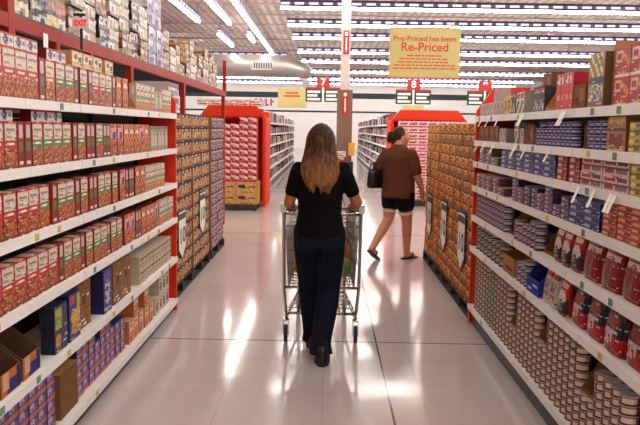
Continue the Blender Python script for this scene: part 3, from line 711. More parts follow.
# second
y = Q(1, 'pk_yel', 2.66, 3, 2, gap=.003); y = Q(1, 'coffee', 3.0, 1); Q(1, 'tin_b', 3.24, 3, 4, jit=.002); Q(1, 'kr_small', 3.47, 1, inset=.06); y = Q(1, 'tin_b', 3.65, 5, (4, 4, 4, 3, 4), jit=.002); y = Q(1, 'tin_b', 4.02, 4, (4, 3, 4, 3), jit=.002)
y = Q(1, 'kr_small', 4.34, 1); Q(1, 'wht_box', 4.54, 1); Q(1, 'red_pair', 4.66, 0); Q(1, 'grn_box', 4.68, 1); Q(1, 'kr_small', 4.82, 1, inset=.07); Q(1, 'wht_box', 5.0, 2); Q(1, 'kr_small', 5.22, 4)
# third
y = Q(2, 'pk_yel', 2.62, 3, 2, gap=.004); y = Q(2, 'pk_rw', 2.95, 2, 2, gap=.006); Q(2, 'pk_red', 3.52, 1, 2); Q(2, 'pk_red', 3.7, 1, 2); y = Q(2, 'pk_dblu', 3.88, 2, 2); y = Q(2, 'pk_blu', 4.3, 4, 2); Q(2, 'pk_gry', 5.2, 3, (1, 2, 2))
# fourth
Q(3, 'pk_org', 2.58, 4, (3, 3, 3, 3)); y = Q(3, 'pk_dblu', 3.22, 2, (2, 2)); y = Q(3, 'pk_blk', 3.64, 2, (2, 1)); y = Q(3, 'pk_pur', y, 2, (3, 2)); y = Q(3, 'pk_blk', y, 2, (2, 2)); y = Q(3, 'pk_pur', y+.01, 2, (2, 3)); Q(3, 'kr_small', 4.78, 1, inset=.06); Q(3, 'pk_pnk', 4.98, 5, (1, 2, 2, 2, 2))
# fifth
y = Q(4, 'bag_red', 2.6, 4, gap=.02, jit=.02); y = Q(4, 'bag_wrb', 3.5, 3, gap=.01, jit=.02); Q(4, 'kr_cut', 3.96, 1, inset=.05); y = Q(4, 'tin_p', 4.16, 6, (4, 4, 3, 3, 2, 3), jit=.002); Q(4, 'kr_cut', 4.72, 1, inset=.04); y = Q(4, 'tin_p', 4.92, 11, 5, jit=.002)
# sixth
y = Q(5, 'bag_yel', 2.56, 1); y = Q(5, 'bag_blk', 2.74, 4, gap=.02, jit=.02); y = Q(5, 'bag_wrb', 3.64, 1); y = Q(5, 'bag_wht', 3.79, 2, gap=.006); Q(5, 'blue_case', 4.07, 1, inset=.01)
Q(5, 'tin_p', 4.34, 3, (4, 3, 3)); Q(5, 'kr_open', 4.64, 1, inset=.02); Q(5, 'tin_grey', 4.98, 7, (3, 3, 4, 4, 4, 4, 4), gap=.006, jit=.003)
# bottom: pillars of flat tins, with cut-down cartons between
def perch(y, keys, top, n):
    '''cut-down carton standing on a low block of tins'''
    yy = Q(6, keys, y, 2, n, jit=.002)
    clone(top, (wx('R', .04), y+.089, RT[6]+n*.0416+.001), RZ['R'], f"empty cut-down carton on {n} layers of tins, bottom right shelf", 'cut-down cartons on the bottom right shelf')
    return yy
y = Q(6, 'tin_w', 2.84, 4, 9, jit=.002); y = perch(y+.004, 'tin_w', 'kr_cut', 5); y = Q(6, 'tin_w', y+.004, 6, (11, 10, 11, 11, 11, 11), jit=.002); y = perch(y+.004, 'tin_w', 'kr_cut', 6)
y = Q(6, 'tin_w', y+.004, 5, 11, jit=.002); y = perch(y+.01, 'tin_w', 'kr_cut', 4); y = Q(6, 'tin_w', y+.006, 4, (11, 11, 11, 11), jit=.002); y = Q(6, 'tin_g', y+.012, 4, (11, 11, 9, 11), jit=.002); y = Q(6, 'tin_w', y+.012, 3, 11, jit=.002); y = Q(6, 'tin_g', y+.012, 5, (11, 10, 11, 11, 10), jit=.002)

# ------------------------------------------------------------------ pallets of cases
def pallet(x0, x1, y0, y1, label):
    p = empty('pallet', ((x0+x1)/2, (y0+y1)/2, 0), label, 'pallet', 'pallets under the stacked cases'); w, l = x1-x0, y1-y0
    b = MB()
    for k in range(6): b.box(-w/2+k*w/6+.005, -w/2+(k+1)*w/6-.02, -l/2, l/2, .1, .12)
    b.build('deck_boards', M_PALLET, p)
    for yy in (-l/2, -.03, l/2-.06): MB().box(-w/2, w/2, yy, yy+.06, .018, .099).build('stringer', M_PALLET, p)
    b = MB()
    for xx in (-w/2, -.05, w/2-.1): b.box(xx, xx+.1, -l/2, l/2, 0, .017)
    b.build('bottom_boards', M_PALLET, p)
def case_art(base, c1, c2, c3, n):
    a = Art(16, 8, base); a.rect(0, .78, 1, .92, c2); a.rect(.06, .3, .44, .66, c1); a.rect(.56, .25, .94, .6, c1); a.mott(.1, .32, .4, .6, [c1, c3, c1], n); a.mott(.6, .3, .9, .55, [c1, c3], n+1); a.rect(.485, 0, .515, 1, c3); a.rect(0, 0, 1, .1, c3); a.rect(0, .9, 1, 1, (44, 32, 32)); a.rect(.04, .78, .96, .9, (206, 190, 176)); a.rect(.2, .78, .4, .9, c2); a.rect(.6, .78, .8, .9, c2)
    return a
prod('cs_brn', carton('cs_brn', .51, .135, .46, case_art((176, 128, 82), (196, 150, 104), (60, 40, 46), (120, 60, 44), 2), (150, 106, 64), KR, M_KRAFT), .51, .135, .46, 'stacked_case', 'brown case with dark bands', 'case')
prod('cs_red', carton('cs_red', .51, .135, .46, case_art((170, 118, 76), (206, 170, 130), (150, 40, 34), (70, 40, 40), 4), (150, 106, 64), KR, M_KRAFT), .51, .135, .46, 'stacked_case', 'brown case with red bands', 'case')
prod('cs_pur', carton('cs_pur', .52, .135, .46, case_art((150, 112, 96), (120, 100, 150), (186, 140, 90), (96, 60, 70), 6), (150, 106, 64), KR, M_KRAFT), .52, .135, .46, 'stacked_case', 'purple and brown case', 'case')
prod('cs_wht', carton('cs_wht', .44, .135, .46, Art(12, 6, (214, 202, 206)).rect(0, .75, 1, 1, (110, 80, 110)).rect(.1, .2, .9, .45, (150, 130, 150)), (190, 176, 176), (216, 206, 206)), .44, .135, .46, 'stacked_case', 'white and purple case', 'case')
SIDE_NAME = {'L': 'left', 'R': 'right'}
def stack(side, y0, cols, keys, layers, x, pal, zb=.1205):
    pn = f"{pal} {SIDE_NAME[side]} pallet"
    yy = y0
    for i in range(cols):
        key0 = keys[i % len(keys)]; w = P[key0[0]]['w']
        for j in range(layers):
            key = key0[(j*7+i*3) % len(key0)]; p = P[key]
            clone(key, (x+(-1 if side == 'L' else 1)*random.uniform(0, .015), yy+w/2, zb+j*(p['h']+.0006)), RZ[side],
                  f"{p['look']}, {ORD[i]} column, {ORD[j]} layer up, on {pn}", f"{plural(p['look'])} stacked on {pn}")
        yy += w+.006
pallet(-2.36, -1.39, 6.4, 7.44, 'dark pallet beside the left end panel')
pallet(-2.36, -1.39, 7.48, 8.53, 'dark pallet second along the left side')
pallet(-2.36, -1.39, 8.69, 9.75, 'dark pallet farthest along the left side')
stack('L', 6.41, 2, (('cs_brn', 'cs_red'), ('cs_brn', 'cs_red', 'cs_brn')), 12, -1.395, 'nearest')
stack('L', 7.49, 2, (('cs_red', 'cs_brn'), ('cs_brn', 'cs_brn', 'cs_red')), 12, -1.395, 'second')
stack('L', 8.69, 2, (('cs_pur',), ('cs_pur',)), 12, -1.395, 'farthest')
for j in range(2):
    clone('cs_wht', (-1.42, 6.67, .1205+(12+j)*.1356), RZ['L'], f'white and purple case, {("lower", "upper")[j]} of two on top of nearest left pallet', 'white cases on top of the nearest left pallet')
def tray_art(n, rng):
    a = Art(18, 8, (190, 112, 48)); a.rect(0, .62, 1, .9, (222, 146, 70))
    a.mott(.06, .1, .46, .58, rng, n); a.mott(.54, .1, .94, .58, rng, n+2); a.rect(0, .87, 1, 1, (236, 184, 116)); a.rect(0, 0, 1, .1, (104, 56, 32)); a.rect(.1, .68, .4, .84, (150, 60, 30)); a.rect(.6, .68, .85, .84, (214, 170, 110))
    return a
O1 = [(220, 132, 42), (236, 170, 72), (190, 78, 32), (160, 66, 30)]
O2 = [(120, 52, 34), (150, 80, 50), (90, 40, 30), (196, 140, 100)]
prod('cs_or', carton('cs_or', .31, .104, .46, tray_art(2, O1), (176, 110, 56), (196, 130, 70), M_KRAFT), .31, .104, .46, 'stacked_tray', 'orange can tray', 'tray')
prod('cs_or2', carton('cs_or2', .31, .104, .46, tray_art(5, O2), (170, 104, 56), (196, 130, 70), M_KRAFT), .31, .104, .46, 'stacked_tray', 'brown can tray', 'tray')
prod('cs_yel', carton('cs_yel', .31, .104, .46, tray_art(7, O1+[(226, 190, 90), (230, 200, 120)]), (190, 130, 60), (206, 150, 80), M_KRAFT), .31, .104, .46, 'stacked_tray', 'yellow orange can tray', 'tray')
pallet(1.25, 2.25, 6.05, 7.01, 'dark pallet beside the right end panel'); pallet(1.25, 2.25, 7.05, 8.01, 'dark pallet second along the right side'); pallet(1.25, 2.25, 8.05, 9.0, 'dark pallet farthest along the right side')
stack('R', 6.06, 3, (('cs_or2', 'cs_or2', 'cs_or'),), 15, 1.255, 'nearest'); stack('R', 7.06, 3, (('cs_or', 'cs_or2', 'cs_or'),), 15, 1.255, 'second'); stack('R', 8.06, 3, (('cs_yel', 'cs_or'), ('cs_or', 'cs_yel')), 15, 1.255, 'farthest')

# price shields hung on the stacks
def shield(side, y, z, w, h, marks, label, x=None, rz=None):
    s = empty('price_sign', (x if x is not None else (-1.391 if side == 'L' else 1.251), y, z), label, 'price sign', 'shield-shaped price signs on the pallets', RZ[side] if rz is None else rz)
    def out(k): return [(-w/2*k, h/2*k), (-w/2*k, -h*.28*k), (0, -h/2*k), (w/2*k, -h*.28*k), (w/2*k, h/2*k)]
    MB().prism(out(1.), 'y', -.004, 0).build('border', M_BLACK, s)
    MB().prism(out(.9), 'y', -.0055, -.0041).build('card', M_SIGNWH, s)
    MB().box(-w*.45, w*.45, -.0068, -.0056, h*.3, h*.42).build('heading_bar', M_BLACK, s)
    text('price_digits', marks, h*.42, (0, -.0068, -h*.03), (R(90), 0, 0), M_BLACK, s, .004, .0006, w*.66)
shield('L', 6.86, .58, .36, .5, '10', 'white price shield on nearest left pallet stack')
shield('L', 8.0, .66, .36, .5, '10', 'white price shield on second left pallet stack')
shield('R', 6.5, .62, .34, .56, '10', 'white price shield on nearest right pallet stack')
shield('R', 7.5, .62, .34, .56, '10', 'white price shield on second right pallet stack')
shield('R', 8.55, .6, .34, .56, '10', 'white price shield on farthest right pallet stack')

# ------------------------------------------------------------------ pallet rack behind the left shelves, overstock on it
rk = empty('pallet_rack', (-1.7, 0, 0), 'orange red pallet rack carrying overstock above the left shelves', 'pallet rack')
MB().box(-.05, 0, 1.5, 12.1, 2.13, 2.205).build('beam', M_RACK, rk)
MB().box(-1.05, -1., 1.5, 12.1, 2.13, 2.205).build('beam', M_RACK, rk)
for y in (3.87, 6.255, 8.56, 11.9):
    for x in (0, -1.0): MB().box(x-.05, x+.001, y, y+.08, 0, 2.95 if y < 4 else 2.129).build('upright', M_RACK, rk)
for y in (4.55, 5.2): MB().box(-.05, .0, y, y+.06, 0, 2.129).build('support_post', M_RACK, rk)
MB().box(-.045, -.02, 1.6, 12., 2.2055, 2.225).build('deck_front_rail', M_DARKM, rk)
b = MB()
y = 1.5
while y < 12.1: b.box(-1.0, -.05, y, y+.012, 2.18, 2.192); y += .07
b.build('wire_deck', M_DARKM, rk)
MB().box(-.052, .004, 12.06, 12.1, 2.206, 2.72).build('end_stop', M_RACK, rk)
WL = [(222, 210, 198), (228, 220, 212), (196, 172, 150), (212, 196, 182), (150, 120, 104), (224, 214, 204)]
def bundle(key, w, h, d, cols, look, stripe=None, kraft=False):
    def packs(nx, ny, seed):
        r_ = random.Random(seed); a = Art(nx*4, ny*4, cols[0])
        for i in range(nx):
            for j in range(ny):
                c = r_.choice(cols); c2 = r_.choice(cols)
                a.rect(i/nx, j/ny, (i+1)/nx, (j+1)/ny, c); a.rect((i+.25)/nx, (j+.3)/ny, (i+.8)/nx, (j+.75)/ny, c2)
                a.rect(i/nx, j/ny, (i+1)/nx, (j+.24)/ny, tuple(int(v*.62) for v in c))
        if stripe:
            for q in range(3): a.rect(.08, .08+q*.32, .6, .22+q*.32, stripe)
        return a
    k = len(key)+int(w*1000)+int(h*100)
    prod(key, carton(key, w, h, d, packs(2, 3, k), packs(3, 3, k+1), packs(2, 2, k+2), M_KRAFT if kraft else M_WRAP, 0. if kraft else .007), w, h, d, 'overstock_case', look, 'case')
bundle('ov_a', .36, .22, .5, [(176, 130, 80), (156, 112, 66), (190, 148, 98)], 'tan overstock carton', None, True)
bundle('ov_b', .3, .3, .5, WL, 'white wrapped overstock bundle')
bundle('ov_c', .34, .34, .5, [(222, 210, 140), (226, 214, 190), (206, 186, 110), (190, 120, 104), (228, 220, 196), (120, 100, 84)], 'yellow white overstock bundle')
bundle('ov_d', .3, .4, .5, [(210, 200, 216), (222, 214, 224), (190, 176, 204), (150, 132, 184), (226, 220, 224)], 'lilac white overstock bundle', (62, 48, 124))
bundle('ov_e', .28, .22, .5, [(190, 150, 116), (206, 182, 156), (222, 206, 188), (150, 100, 76), (120, 84, 66), (216, 194, 166)], 'mottled tan overstock bundle')
bundle('ov_f', .26, .26, .5, [(50, 44, 60), (190, 178, 170), (34, 30, 38), (206, 196, 186)], 'dark striped overstock case', (206, 198, 188))
bundle('ov_g', .3, .17, .5, [(212, 194, 172), (222, 208, 192), (186, 156, 132), (140, 108, 92)], 'low pale overstock bundle')
bundle('ov_h', .24, .36, .5, [(214, 190, 170), (228, 214, 200), (176, 120, 98), (198, 164, 138), (104, 78, 72)], 'tall blush overstock bundle')
tot = {}
def ov(key, y, z, inset=.065):
    p = P[key]; tot[key] = tot.get(key, 0)+1
    clone(key, (-1.7-inset-random.uniform(0, .03), y+p['w']/2, z), RZ['L']+random.uniform(-.012, .012), f"{ORD[tot[key]-1]} {p['look']} from the near end of the left rack", f"{plural(p['look'])} on the left rack")
    return y+p['w']+.03
zt = 2.2065
y = 3.2
seq = ('ov_a ov_a ov_c ov_f ov_c ov_e ov_b ov_f ov_b ov_e ov_f ov_e ov_d ov_d ov_e ov_b ov_h ov_g ov_e ov_b ov_h ov_e ov_h ov_h ov_e ov_h ov_g ov_h ov_e ov_h').split()
up = dict(zip(range(30), 'ov_b ov_b ov_c ov_e ov_c ov_b ov_b ov_e ov_b ov_b ov_f ov_b ov_d ov_d ov_e - - ov_a ov_e ov_e - ov_g - ov_g ov_e ov_g ov_e ov_g ov_h ov_g -'.split()))
for i, kx in enumerate(seq):
    if y+P[kx]['w'] > 11.95: break
    y2 = ov(kx, y, zt)
    if up[i] != '-': ov(up[i], y+(P[kx]['w']-P[up[i]]['w'])/2, zt+P[kx]['h']+.014)
    y = y2
# lower rack stock behind the pallets
y = 9.85
for i, (kx, j) in enumerate((('ov_e', 0), ('ov_b', 0), ('ov_e', 0), ('ov_g', 0))):
    for q in range(5):
        clone(kx, (-1.75, y+P[kx]['w']/2, .0005+q*(P[kx]['h']+.001)), RZ['L'], f"{P[kx]['look']} on the floor, {ORD[i]} pile past the left pallets, {ORD[q]} layer", 'bundles piled on the floor past the left pallets')
    y += P[kx]['w']+.02

# exit sign hung from the rack
ex = empty('exit_sign', (-1.63, 4.8, 2.285), 'small white exit sign with red letters, held in front of the rack stock', 'exit sign')
MB().box(-.055, .055, -.012, .0, -.035, .035).build('sign_face', M_SIGNWH, ex)
MB().box(-.045, .03, -.014, .004, .045, .06).build('mounting_bar', M_DARKM, ex)
MB().box(-.008, .008, .0, .012, -.17, .05).build('bracket', M_DARKM, ex)
text('sign_letters', 'EXIT', .052, (0, -.0135, -.002), (R(90), 0, 0), mat('exit_red', (226, 36, 32), .5, emit=.5), ex, .0026, .0008, .084)
# inventory tags on the beam
for k, (yy, lab) in enumerate(((4.36, 'white paper tag hanging from the rack beam'),)):
    t = MB().box(-.035, .035, -.002, 0, -.16, .0); o = t.build('beam_tag', M_TAGW, None, False, (-1.696, yy, 2.16), RZ['L']); tag(o, lab, 'tag')

# ------------------------------------------------------------------ end displays facing the camera (left and right)
def endcap(x0, x1, y0, y1, label, chamfer):
    g = empty('end_display', ((x0+x1)/2, y0, 0), label, 'end display', 'red end displays across the back aisle'); w = x1-x0; t = .06; h = 2.07; dp = y1-y0
    MB().prism([(-w/2, 0), (-w/2+t, 0), (-w/2+t, h-.22), (-w/2+.2, h-.22), (w/2-.2, h-.22), (w/2-t, h-.22), (w/2-t, 0), (w/2, 0), (w/2, h-.24), (w/2-.2, h), (-w/2+.2, h), (-w/2, h-.24)], 'y', 0, .1).build('front_frame', M_RED, g)
    for s in (-1, 1):
        a, b_ = sorted((s*w/2, s*(w/2-.03)))
        MB().box(a, b_, .101, dp, 0, h-.26).build('side_panel', M_RED, g)
    MB().box(-w/2+.03, w/2-.03, dp-.03, dp, 0, h-.1).build('back_panel', M_RED, g)
    MB().box(-w/2+.031, w/2-.031, .101, dp-.031, h-.26, h-.22).build('top_shelf', M_RED, g)
    return g
endcap(-2.62, -1.25, 14.7, 15.9, 'red end display with red and white packs, left of the back aisle', 1)
endcap(1.42, 3.1, 16., 17.2, 'red end display with white packs, right of the back aisle', 1)
prod('soda', carton('soda', .16, .125, .26, Art(10, 8, (190, 24, 30)).diag(0, 0, 1, 1, .5, 1., .2, (226, 196, 196)).rect(0, 0, 1, .1, (140, 14, 20)), (160, 20, 26), (200, 40, 44)), .16, .125, .26, 'drink_pack', 'red and white drink pack', 'drink pack')
prod('soda_w', carton('soda_w', .2, .13, .26, Art(10, 8, (226, 204, 206)).rect(0, .0, 1, .2, (196, 60, 70)).rect(.15, .4, .85, .7, (190, 50, 64)), (200, 170, 172), (226, 210, 210)), .2, .13, .26, 'drink_pack', 'white and pink drink pack', 'drink pack')
prod('kr_lab', carton('kr_lab', .42, .22, .5, Art(12, 8, (196, 150, 96)).rect(.1, .55, .45, .7, (70, 50, 44)).rect(.55, .5, .9, .66, (110, 76, 56)), (180, 136, 84), (206, 160, 106), M_KRAFT), .42, .22, .5, 'brown_carton', 'tan carton with dark label', 'carton')
pallet(-2.65, -1.36, 13.95, 14.65, 'black pallet under the left end display stack'); 
for i in range(3):
    for j in range(2): clone('kr_lab', (-2.40+i*.425, 13.98, .1205+j*.2205), 0, f"tan labelled carton, {ORD[i]} from left, {('lower', 'upper')[j]} layer, below red drink packs", 'tan cartons below the red drink packs')
for i in range(7):
    for j in range(10):
        if i in (3, 4) and j == 9: continue
        clone('soda', (-2.48+i*.172, 14.02, .562+j*.1255), 0, f"red and white drink pack, {ORD[i]} column from left, {ORD[j]} layer, left end display", 'red drink packs of the left end display')
prod('bx_top', carton('bx_top', .26, .13, .3, Art(10, 6, (224, 216, 196)).rect(.1, .5, .6, .7, (190, 60, 50)).rect(.1, .2, .8, .3, (110, 90, 70)), (206, 196, 176), (226, 220, 204)), .26, .13, .3, 'display_topper_box', 'cream box on top', 'box')
for i in range(5): clone('bx_top', (-2.58+i*.28, 15.0, 2.072 - .07*0-.07*0 if False else 2.0705), 0, f"{ORD[i]} cream box from left on top of the left end display", 'cream boxes on top of the left end display')
pallet(1.52, 3.0, 15.3, 15.95, 'dark pallet under the right end display packs')
for i in range(7):
    for j in range(13):
        clone('soda_w' if i < 3 else 'soda_w', (1.64+i*.205, 15.4, .1205+j*.1305), 0, f"white and pink drink pack, {ORD[i]} column from left, {ORD[j]} layer, right end display", 'white drink packs of the right end display')
sh = empty('price_sign', (-1.98-.26, 13.955, .62), 'white price shield before the tan cartons of the end display', 'price sign', 'shield-shaped price signs on the pallets')
MB().prism([(-.17, .25), (-.17, -.2), (.17, -.1), (.17, .25)], 'y', -.004, 0).build('border', M_BLACK, sh)
MB().prism([(-.15, .23), (-.15, -.17), (.15, -.08), (.15, .23)], 'y', -.0055, -.0041).build('card', M_SIGNWH, sh)
text('price_digits', '10', .24, (0, -.0068, .03), (R(90), 0, 0), M_BLACK, sh, .004, .0006, .2)

# ------------------------------------------------------------------ far aisle beyond the displays
def far_bank(side, x, y0, y1, label):
    w = y1-y0; rz = RZ[side]; g = empty('far_shelving', (x, (y0+y1)/2, 0), label, 'shelving unit', 'shelving banks of the far aisle', rz)
    MB().box(-w/2, w/2, .45, .48, 0, 1.85).build('back_panel', M_BACK, g)
    MB().box(-w/2, w/2, .03, .44, 0, .12).build('kick_plate', M_KICK, g)
    tops = [.15, .5, .82, 1.14, 1.46, 1.78]
    for z in tops:
        s = MB().box(-w/2, w/2, 0, .449, z-.03, z).build('shelf', M_SHELF, g); MB().box(-w/2, w/2, -.01, -.0005, z-.045, z+.005).build('price_rail', M_SHELF, s)
    return tops
FARC = [((40, 34, 40), (176, 160, 156), (120, 40, 40), 'dark'), ((206, 196, 190), (90, 70, 80), (60, 50, 60), 'white'), ((150, 40, 46), (214, 196, 190), (60, 40, 44), 'red'), ((66, 66, 92), (190, 186, 196), (40, 40, 60), 'blue'), ((150, 120, 96), (206, 190, 170), (80, 56, 44), 'tan')]
for i, (c0, c1, c2, nme) in enumerate(FARC):
    a = Art(8, 6, c0).rect(.1, .15, .55, .85, c1).rect(.62, .3, .92, .9, c2).mott(.1, .1, .5, .4, [c0, c1, c2, c1], i+2)
    prod(f'far{i}', carton(f'far{i}', .34, .2, .3, a, c0, c1), .34, .2, .3, 'far_aisle_pack', f'{nme} pack', 'pack')
FR = ['bottom', 'second', 'third', 'fourth', 'fifth', 'top']
for side, x, y0, y1, nm_ in (('L', -1.6, 17.6, 36., 'left'), ('R', 1.75, 17.4, 42., 'right')):
    tops = far_bank(side, x, y0, y1, f'long shelving bank on the {nm_} of the far aisle')
    rr = random.Random(3 if side == 'L' else 5)
    for si, z in enumerate(tops):
        y = y0+.3; k = [0]*5
        while y < y0+9.5:
            i = rr.choice((0, 0, 1, 1, 2, 3, 4)); p = P[f'far{i}']; k[i] += 1
            sc = rr.uniform(.75, 1.25)
            o = clone(f'far{i}', ((x-.03-rr.uniform(0, .05)) if side == 'L' else (x+.03+rr.uniform(0, .05)), y+.17, z+.0005), RZ[side], f"{ORD[k[i]-1]} {FARC[i][3]} pack along the {FR[si]} shelf, {nm_} far aisle bank", f"packs on the {nm_} far aisle bank")
            o.scale = (1, 1, sc if z < 1.7 else sc*1.3)
            y += rr.choice((.36, .37, .5))
    yf0 = y0+10
    b = MB()
    for z in tops:
        y = yf0
        while y < y1-.4:
            c_ = rr.choice(FARC)[rr.randint(0, 2)]; hh = rr.uniform(.14, .26); lx = ((y+.17)-(y0+y1)/2)*(1 if side == 'L' else -1)
            b.box(lx-.16, lx+.16, .05, .4, z+.001, z+hh, c_); y += rr.choice((.34, .4))
    o = b.build('distant_groceries', M_CARD, None, False, (x, (y0+y1)/2, 0), RZ[side]); tag(o, f'small distant groceries at the far end of the {nm_} bank', 'groceries', None, 'stuff')

# small floor bin beside the column
fb = empty('floor_bin', (.48, 18.35, 0), 'low floor bin with a yellow card beside the brown column', 'floor bin')
MB().box(-.2, .2, -.18, .18, 0, .8).build('bin_body', M_KICK, fb)
MB().box(.13, .15, .1, .12, .8, 1.3).build('sign_post', M_DARKM, fb)
MB().box(.08, .24, .07, .098, .95, 1.28).build('yellow_card', mat('yellow_card', (222, 170, 40), .5), fb)
clone('soda', (.36, 18.2, .8005), 0, 'red and white drink pack in the floor bin beside the column', 'packs in the floor bin')
clone('bx_top', (.36, 18.2, .9265), 0, 'cream box on the drink pack in the floor bin', 'packs in the floor bin')

# ------------------------------------------------------------------ hanging signs
def hang(o, xs, z0, zt):
    b = MB()
    for x in xs: b.tube([(x, .004, z0), (x, .004, zt)], .003, 5)
    b.build('hanging_wire', M_GREYP, o)
sg = empty('hanging_sign', (1.318, 10., 2.675), 'large tan hanging sign with orange lettering about pricing', 'hanging sign')
MB().box(-.485, .485, -.004, .004, -.345, .345).build('sign_board', M_TAN, sg)
b = MB(); b.box(-.485, .485, -.006, .006, .33, .345); b.box(-.485, .485, -.006, .006, -.345, -.33); b.build('edge_rail', M_ORTXT, sg)
for wd, wx_, ww in (('Pre-Priced', -.2, .46), ('has', .125, .13), ('been', .325, .2)): text('heading_word', wd, .1, (wx_, -.0065, .19), (R(90), 0, 0), M_ORTXT, sg, .0012, .001, ww)
text('lettering_title', 'Re-Priced', .165, (0, -.0065, .075), (R(90), 0, 0), M_ORTXT, sg, .0022, .001, .64)
b = MB(); rr = random.Random(2)
for k in range(5):
    hw = (.24, .34, .36, .42, .43)[k]; x = -hw; z = -.045-k*.043
    while x < hw-.03:
        l = rr.uniform(.03, .09); b.box(x, min(x+l, hw), -.0062, -.0042, z, z+.016); x += l+.014
b.build('small_print', M_ORTXT, sg)
hang(sg, (-.4, .4), .345, ZC-2.675)
s2 = empty('hanging_sign', (-1.37, 28., 2.78), 'small distant tan hanging sign left of the column', 'hanging sign')
MB().box(-.55, .55, -.004, .004, -.37, .37).build('sign_board', M_TAN, s2)
b = MB(); b.box(-.26, .24, -.0062, -.0042, .17, .24); b.box(-.34, .3, -.0062, -.0042, .05, .12); b.build('lettering', M_ORTXT, s2)
hang(s2, (-.45, .45), .37, ZC-2.78)
def aisle(x, y, z, num, label):
    a = empty('aisle_sign', (x, y, z), label, 'aisle sign', 'aisle signs hanging over the aisles')
    for s in (-1, 1):
        x0, x1 = (-.62, -.04) if s < 0 else (.04, .62)
        MB().box(x0, x1, -.02, .02, -.25, .2).build('category_panel', M_SIGNGRN, a)
        b = MB()
        for k in range(3): b.box(x0+.06, x1-.06-.1*(k == 1), -.024, -.0205, .06-k*.13, .14-k*.13)
        b.build('category_lines', M_SIGNWH, a)
        MB().box(x0, x1, -.021, .021, .201, .26).build('header_strip', M_SIGNRED, a)
    MB().box(-.03, .03, -.02, .02, -.25, .26).build('spine', M_SIGNWH, a)
    MB().box(-.23, .23, -.05, .05, .262, .6).build('number_box', M_SIGNRED, a)
    text('aisle_number', num, .34, (0, -.0515, .43), (R(90), 0, 0), M_SIGNWH, a, .012, .001)
    hang(a, (-.15, .15), .6, ZC-z)
aisle(3.03, 25.6, 2.79, '8', 'aisle sign with red number eight box over the right end display')
aisle(-.16, 25.6, 2.82, '7', 'aisle sign with red number seven box left of the column')
aisle(5.55, 25.6, 2.79, '9', 'aisle sign with red number box behind the right shelving end')
bd = empty('hanging_board', (3.03, 25.6, 2.3), 'plain tan board hanging under aisle sign eight', 'board')
MB().box(-.38, .38, -.01, .01, -.17, .2).build('board', M_TAN, bd)
hang(bd, (-.3, .3), .2, .24)
ws = empty('wall_sign', (-5.6, YB-.04, 3.75), 'red lettered sign on the back wall left of the tan sign', 'wall sign')
b = MB()
for k in range(4): b.box(k*.42-.4, k*.42-.28, -.03, 0, -.3, .3); b.box(k*.42-.26, k*.42-.12, -.03, 0, 0 if k % 2 else -.3, .12 if k % 2 else -.16)
b.build('letters', M_SIGNRED, ws)

# ------------------------------------------------------------------ shopping cart
ct = empty('shopping_cart', (-.022, 5.36, 0), 'chrome wire shopping cart pushed by the woman in black', 'shopping cart')
hwT, hwB = .285, .25
def grid(b, P0, P1, P2, P3, nu, nv, r=.0028):
    """wires across the four-cornered panel P0 P1 (bottom) P3 P2 (top)"""
    P0, P1, P2, P3 = map(Vector, (P0, P1, P2, P3))
    for i in range(nu+1):
        t = i/nu; b.tube([tuple(P0.lerp(P1, t)), tuple(P3.lerp(P2, t))], r, 5)
    for j in range(nv+1):
        t = j/nv; b.tube([tuple(P0.lerp(P3, t)), tuple(P1.lerp(P2, t))], r*1.3, 5)
A0, A1 = (-hwB, 0, .42), (hwB, 0, .42); A2, A3 = (hwT, 0, .98), (-hwT, 0, .98)
B0, B1 = (-.19, .82, .52), (.19, .82, .52); B2, B3 = (.21, .88, .92), (-.21, .88, .92)
b = MB(); grid(b, A0, A1, A2, A3, 13, 6); b.build('rear_gate', M_WIRE, ct, True)
b = MB(); grid(b, B0, B1, B2, B3, 9, 5); b.build('front_panel', M_WIRE, ct, True)
b = MB(); grid(b, A0, B0, B3, A3, 20, 6); b.build('side_panel', M_WIRE, ct, True)
b = MB(); grid(b, A1, B1, B2, A2, 20, 6); b.build('side_panel', M_WIRE, ct, True)
b = MB(); grid(b, A0, A1, B1, B0, 12, 12); b.build('basket_floor', M_WIRE, ct, True)
b = MB(); b.tube([A3, B3, B2, A2], .008, 8); b.tube([A3, A2], .008, 8); b.build('top_rim', M_CHROME, ct, True)
b = MB()
for s in (-1, 1):
    b.tube([(s*.30, -.06, 1.03), (s*.292, 0, .98), (s*.285, .0, .4), (s*.27, .02, .22), (s*.26, .06, .18), (s*.2, .8, .2), (s*.19, .84, .5)], .0125, 8)
b.tube([(-.262, .05, .2), (.262, .05, .2)], .011, 8); b.tube([(-.2, .78, .2), (.2, .78, .2)], .011, 8); b.tube([(-.284, .0, .415), (.284, 0, .415)], .011, 8)
for x in (-.14, .14): b.tube([(x, .05, .2), (x, .78, .2)], .008, 6)
for x in (-.18, .18): b.tube([(x, .05, .2), (x, .12, .43)], .009, 6)
b.build('frame', M_CHROME, ct, True)
b = MB(); grid(b, (-.25, .06, .24), (.25, .06, .24), (.19, .76, .26), (-.19, .76, .26), 8, 6); b.build('lower_tray', M_WIRE, ct, True)
hb = MB().tube([(-.285, -.06, 1.035), (.285, -.06, 1.035)], .016, 12).build('handle', M_GREYP, ct, True)
for s in (-1, 1):
    MB().box(min(s*.27, s*.315), max(s*.27, s*.315), -.085, .03, 1.0, 1.06).build('handle_end_cap', M_CHROME, ct)
b = MB(); grid(b, (-.24, .2, .72), (.24, .2, .72), (.25, .15, .96), (-.25, .15, .96), 8, 4); grid(b, (-.24, .02, .7), (.24, .02, .7), (.24, .2, .72), (-.24, .2, .72), 8, 3); b.build('child_seat', M_WIRE, ct, True)
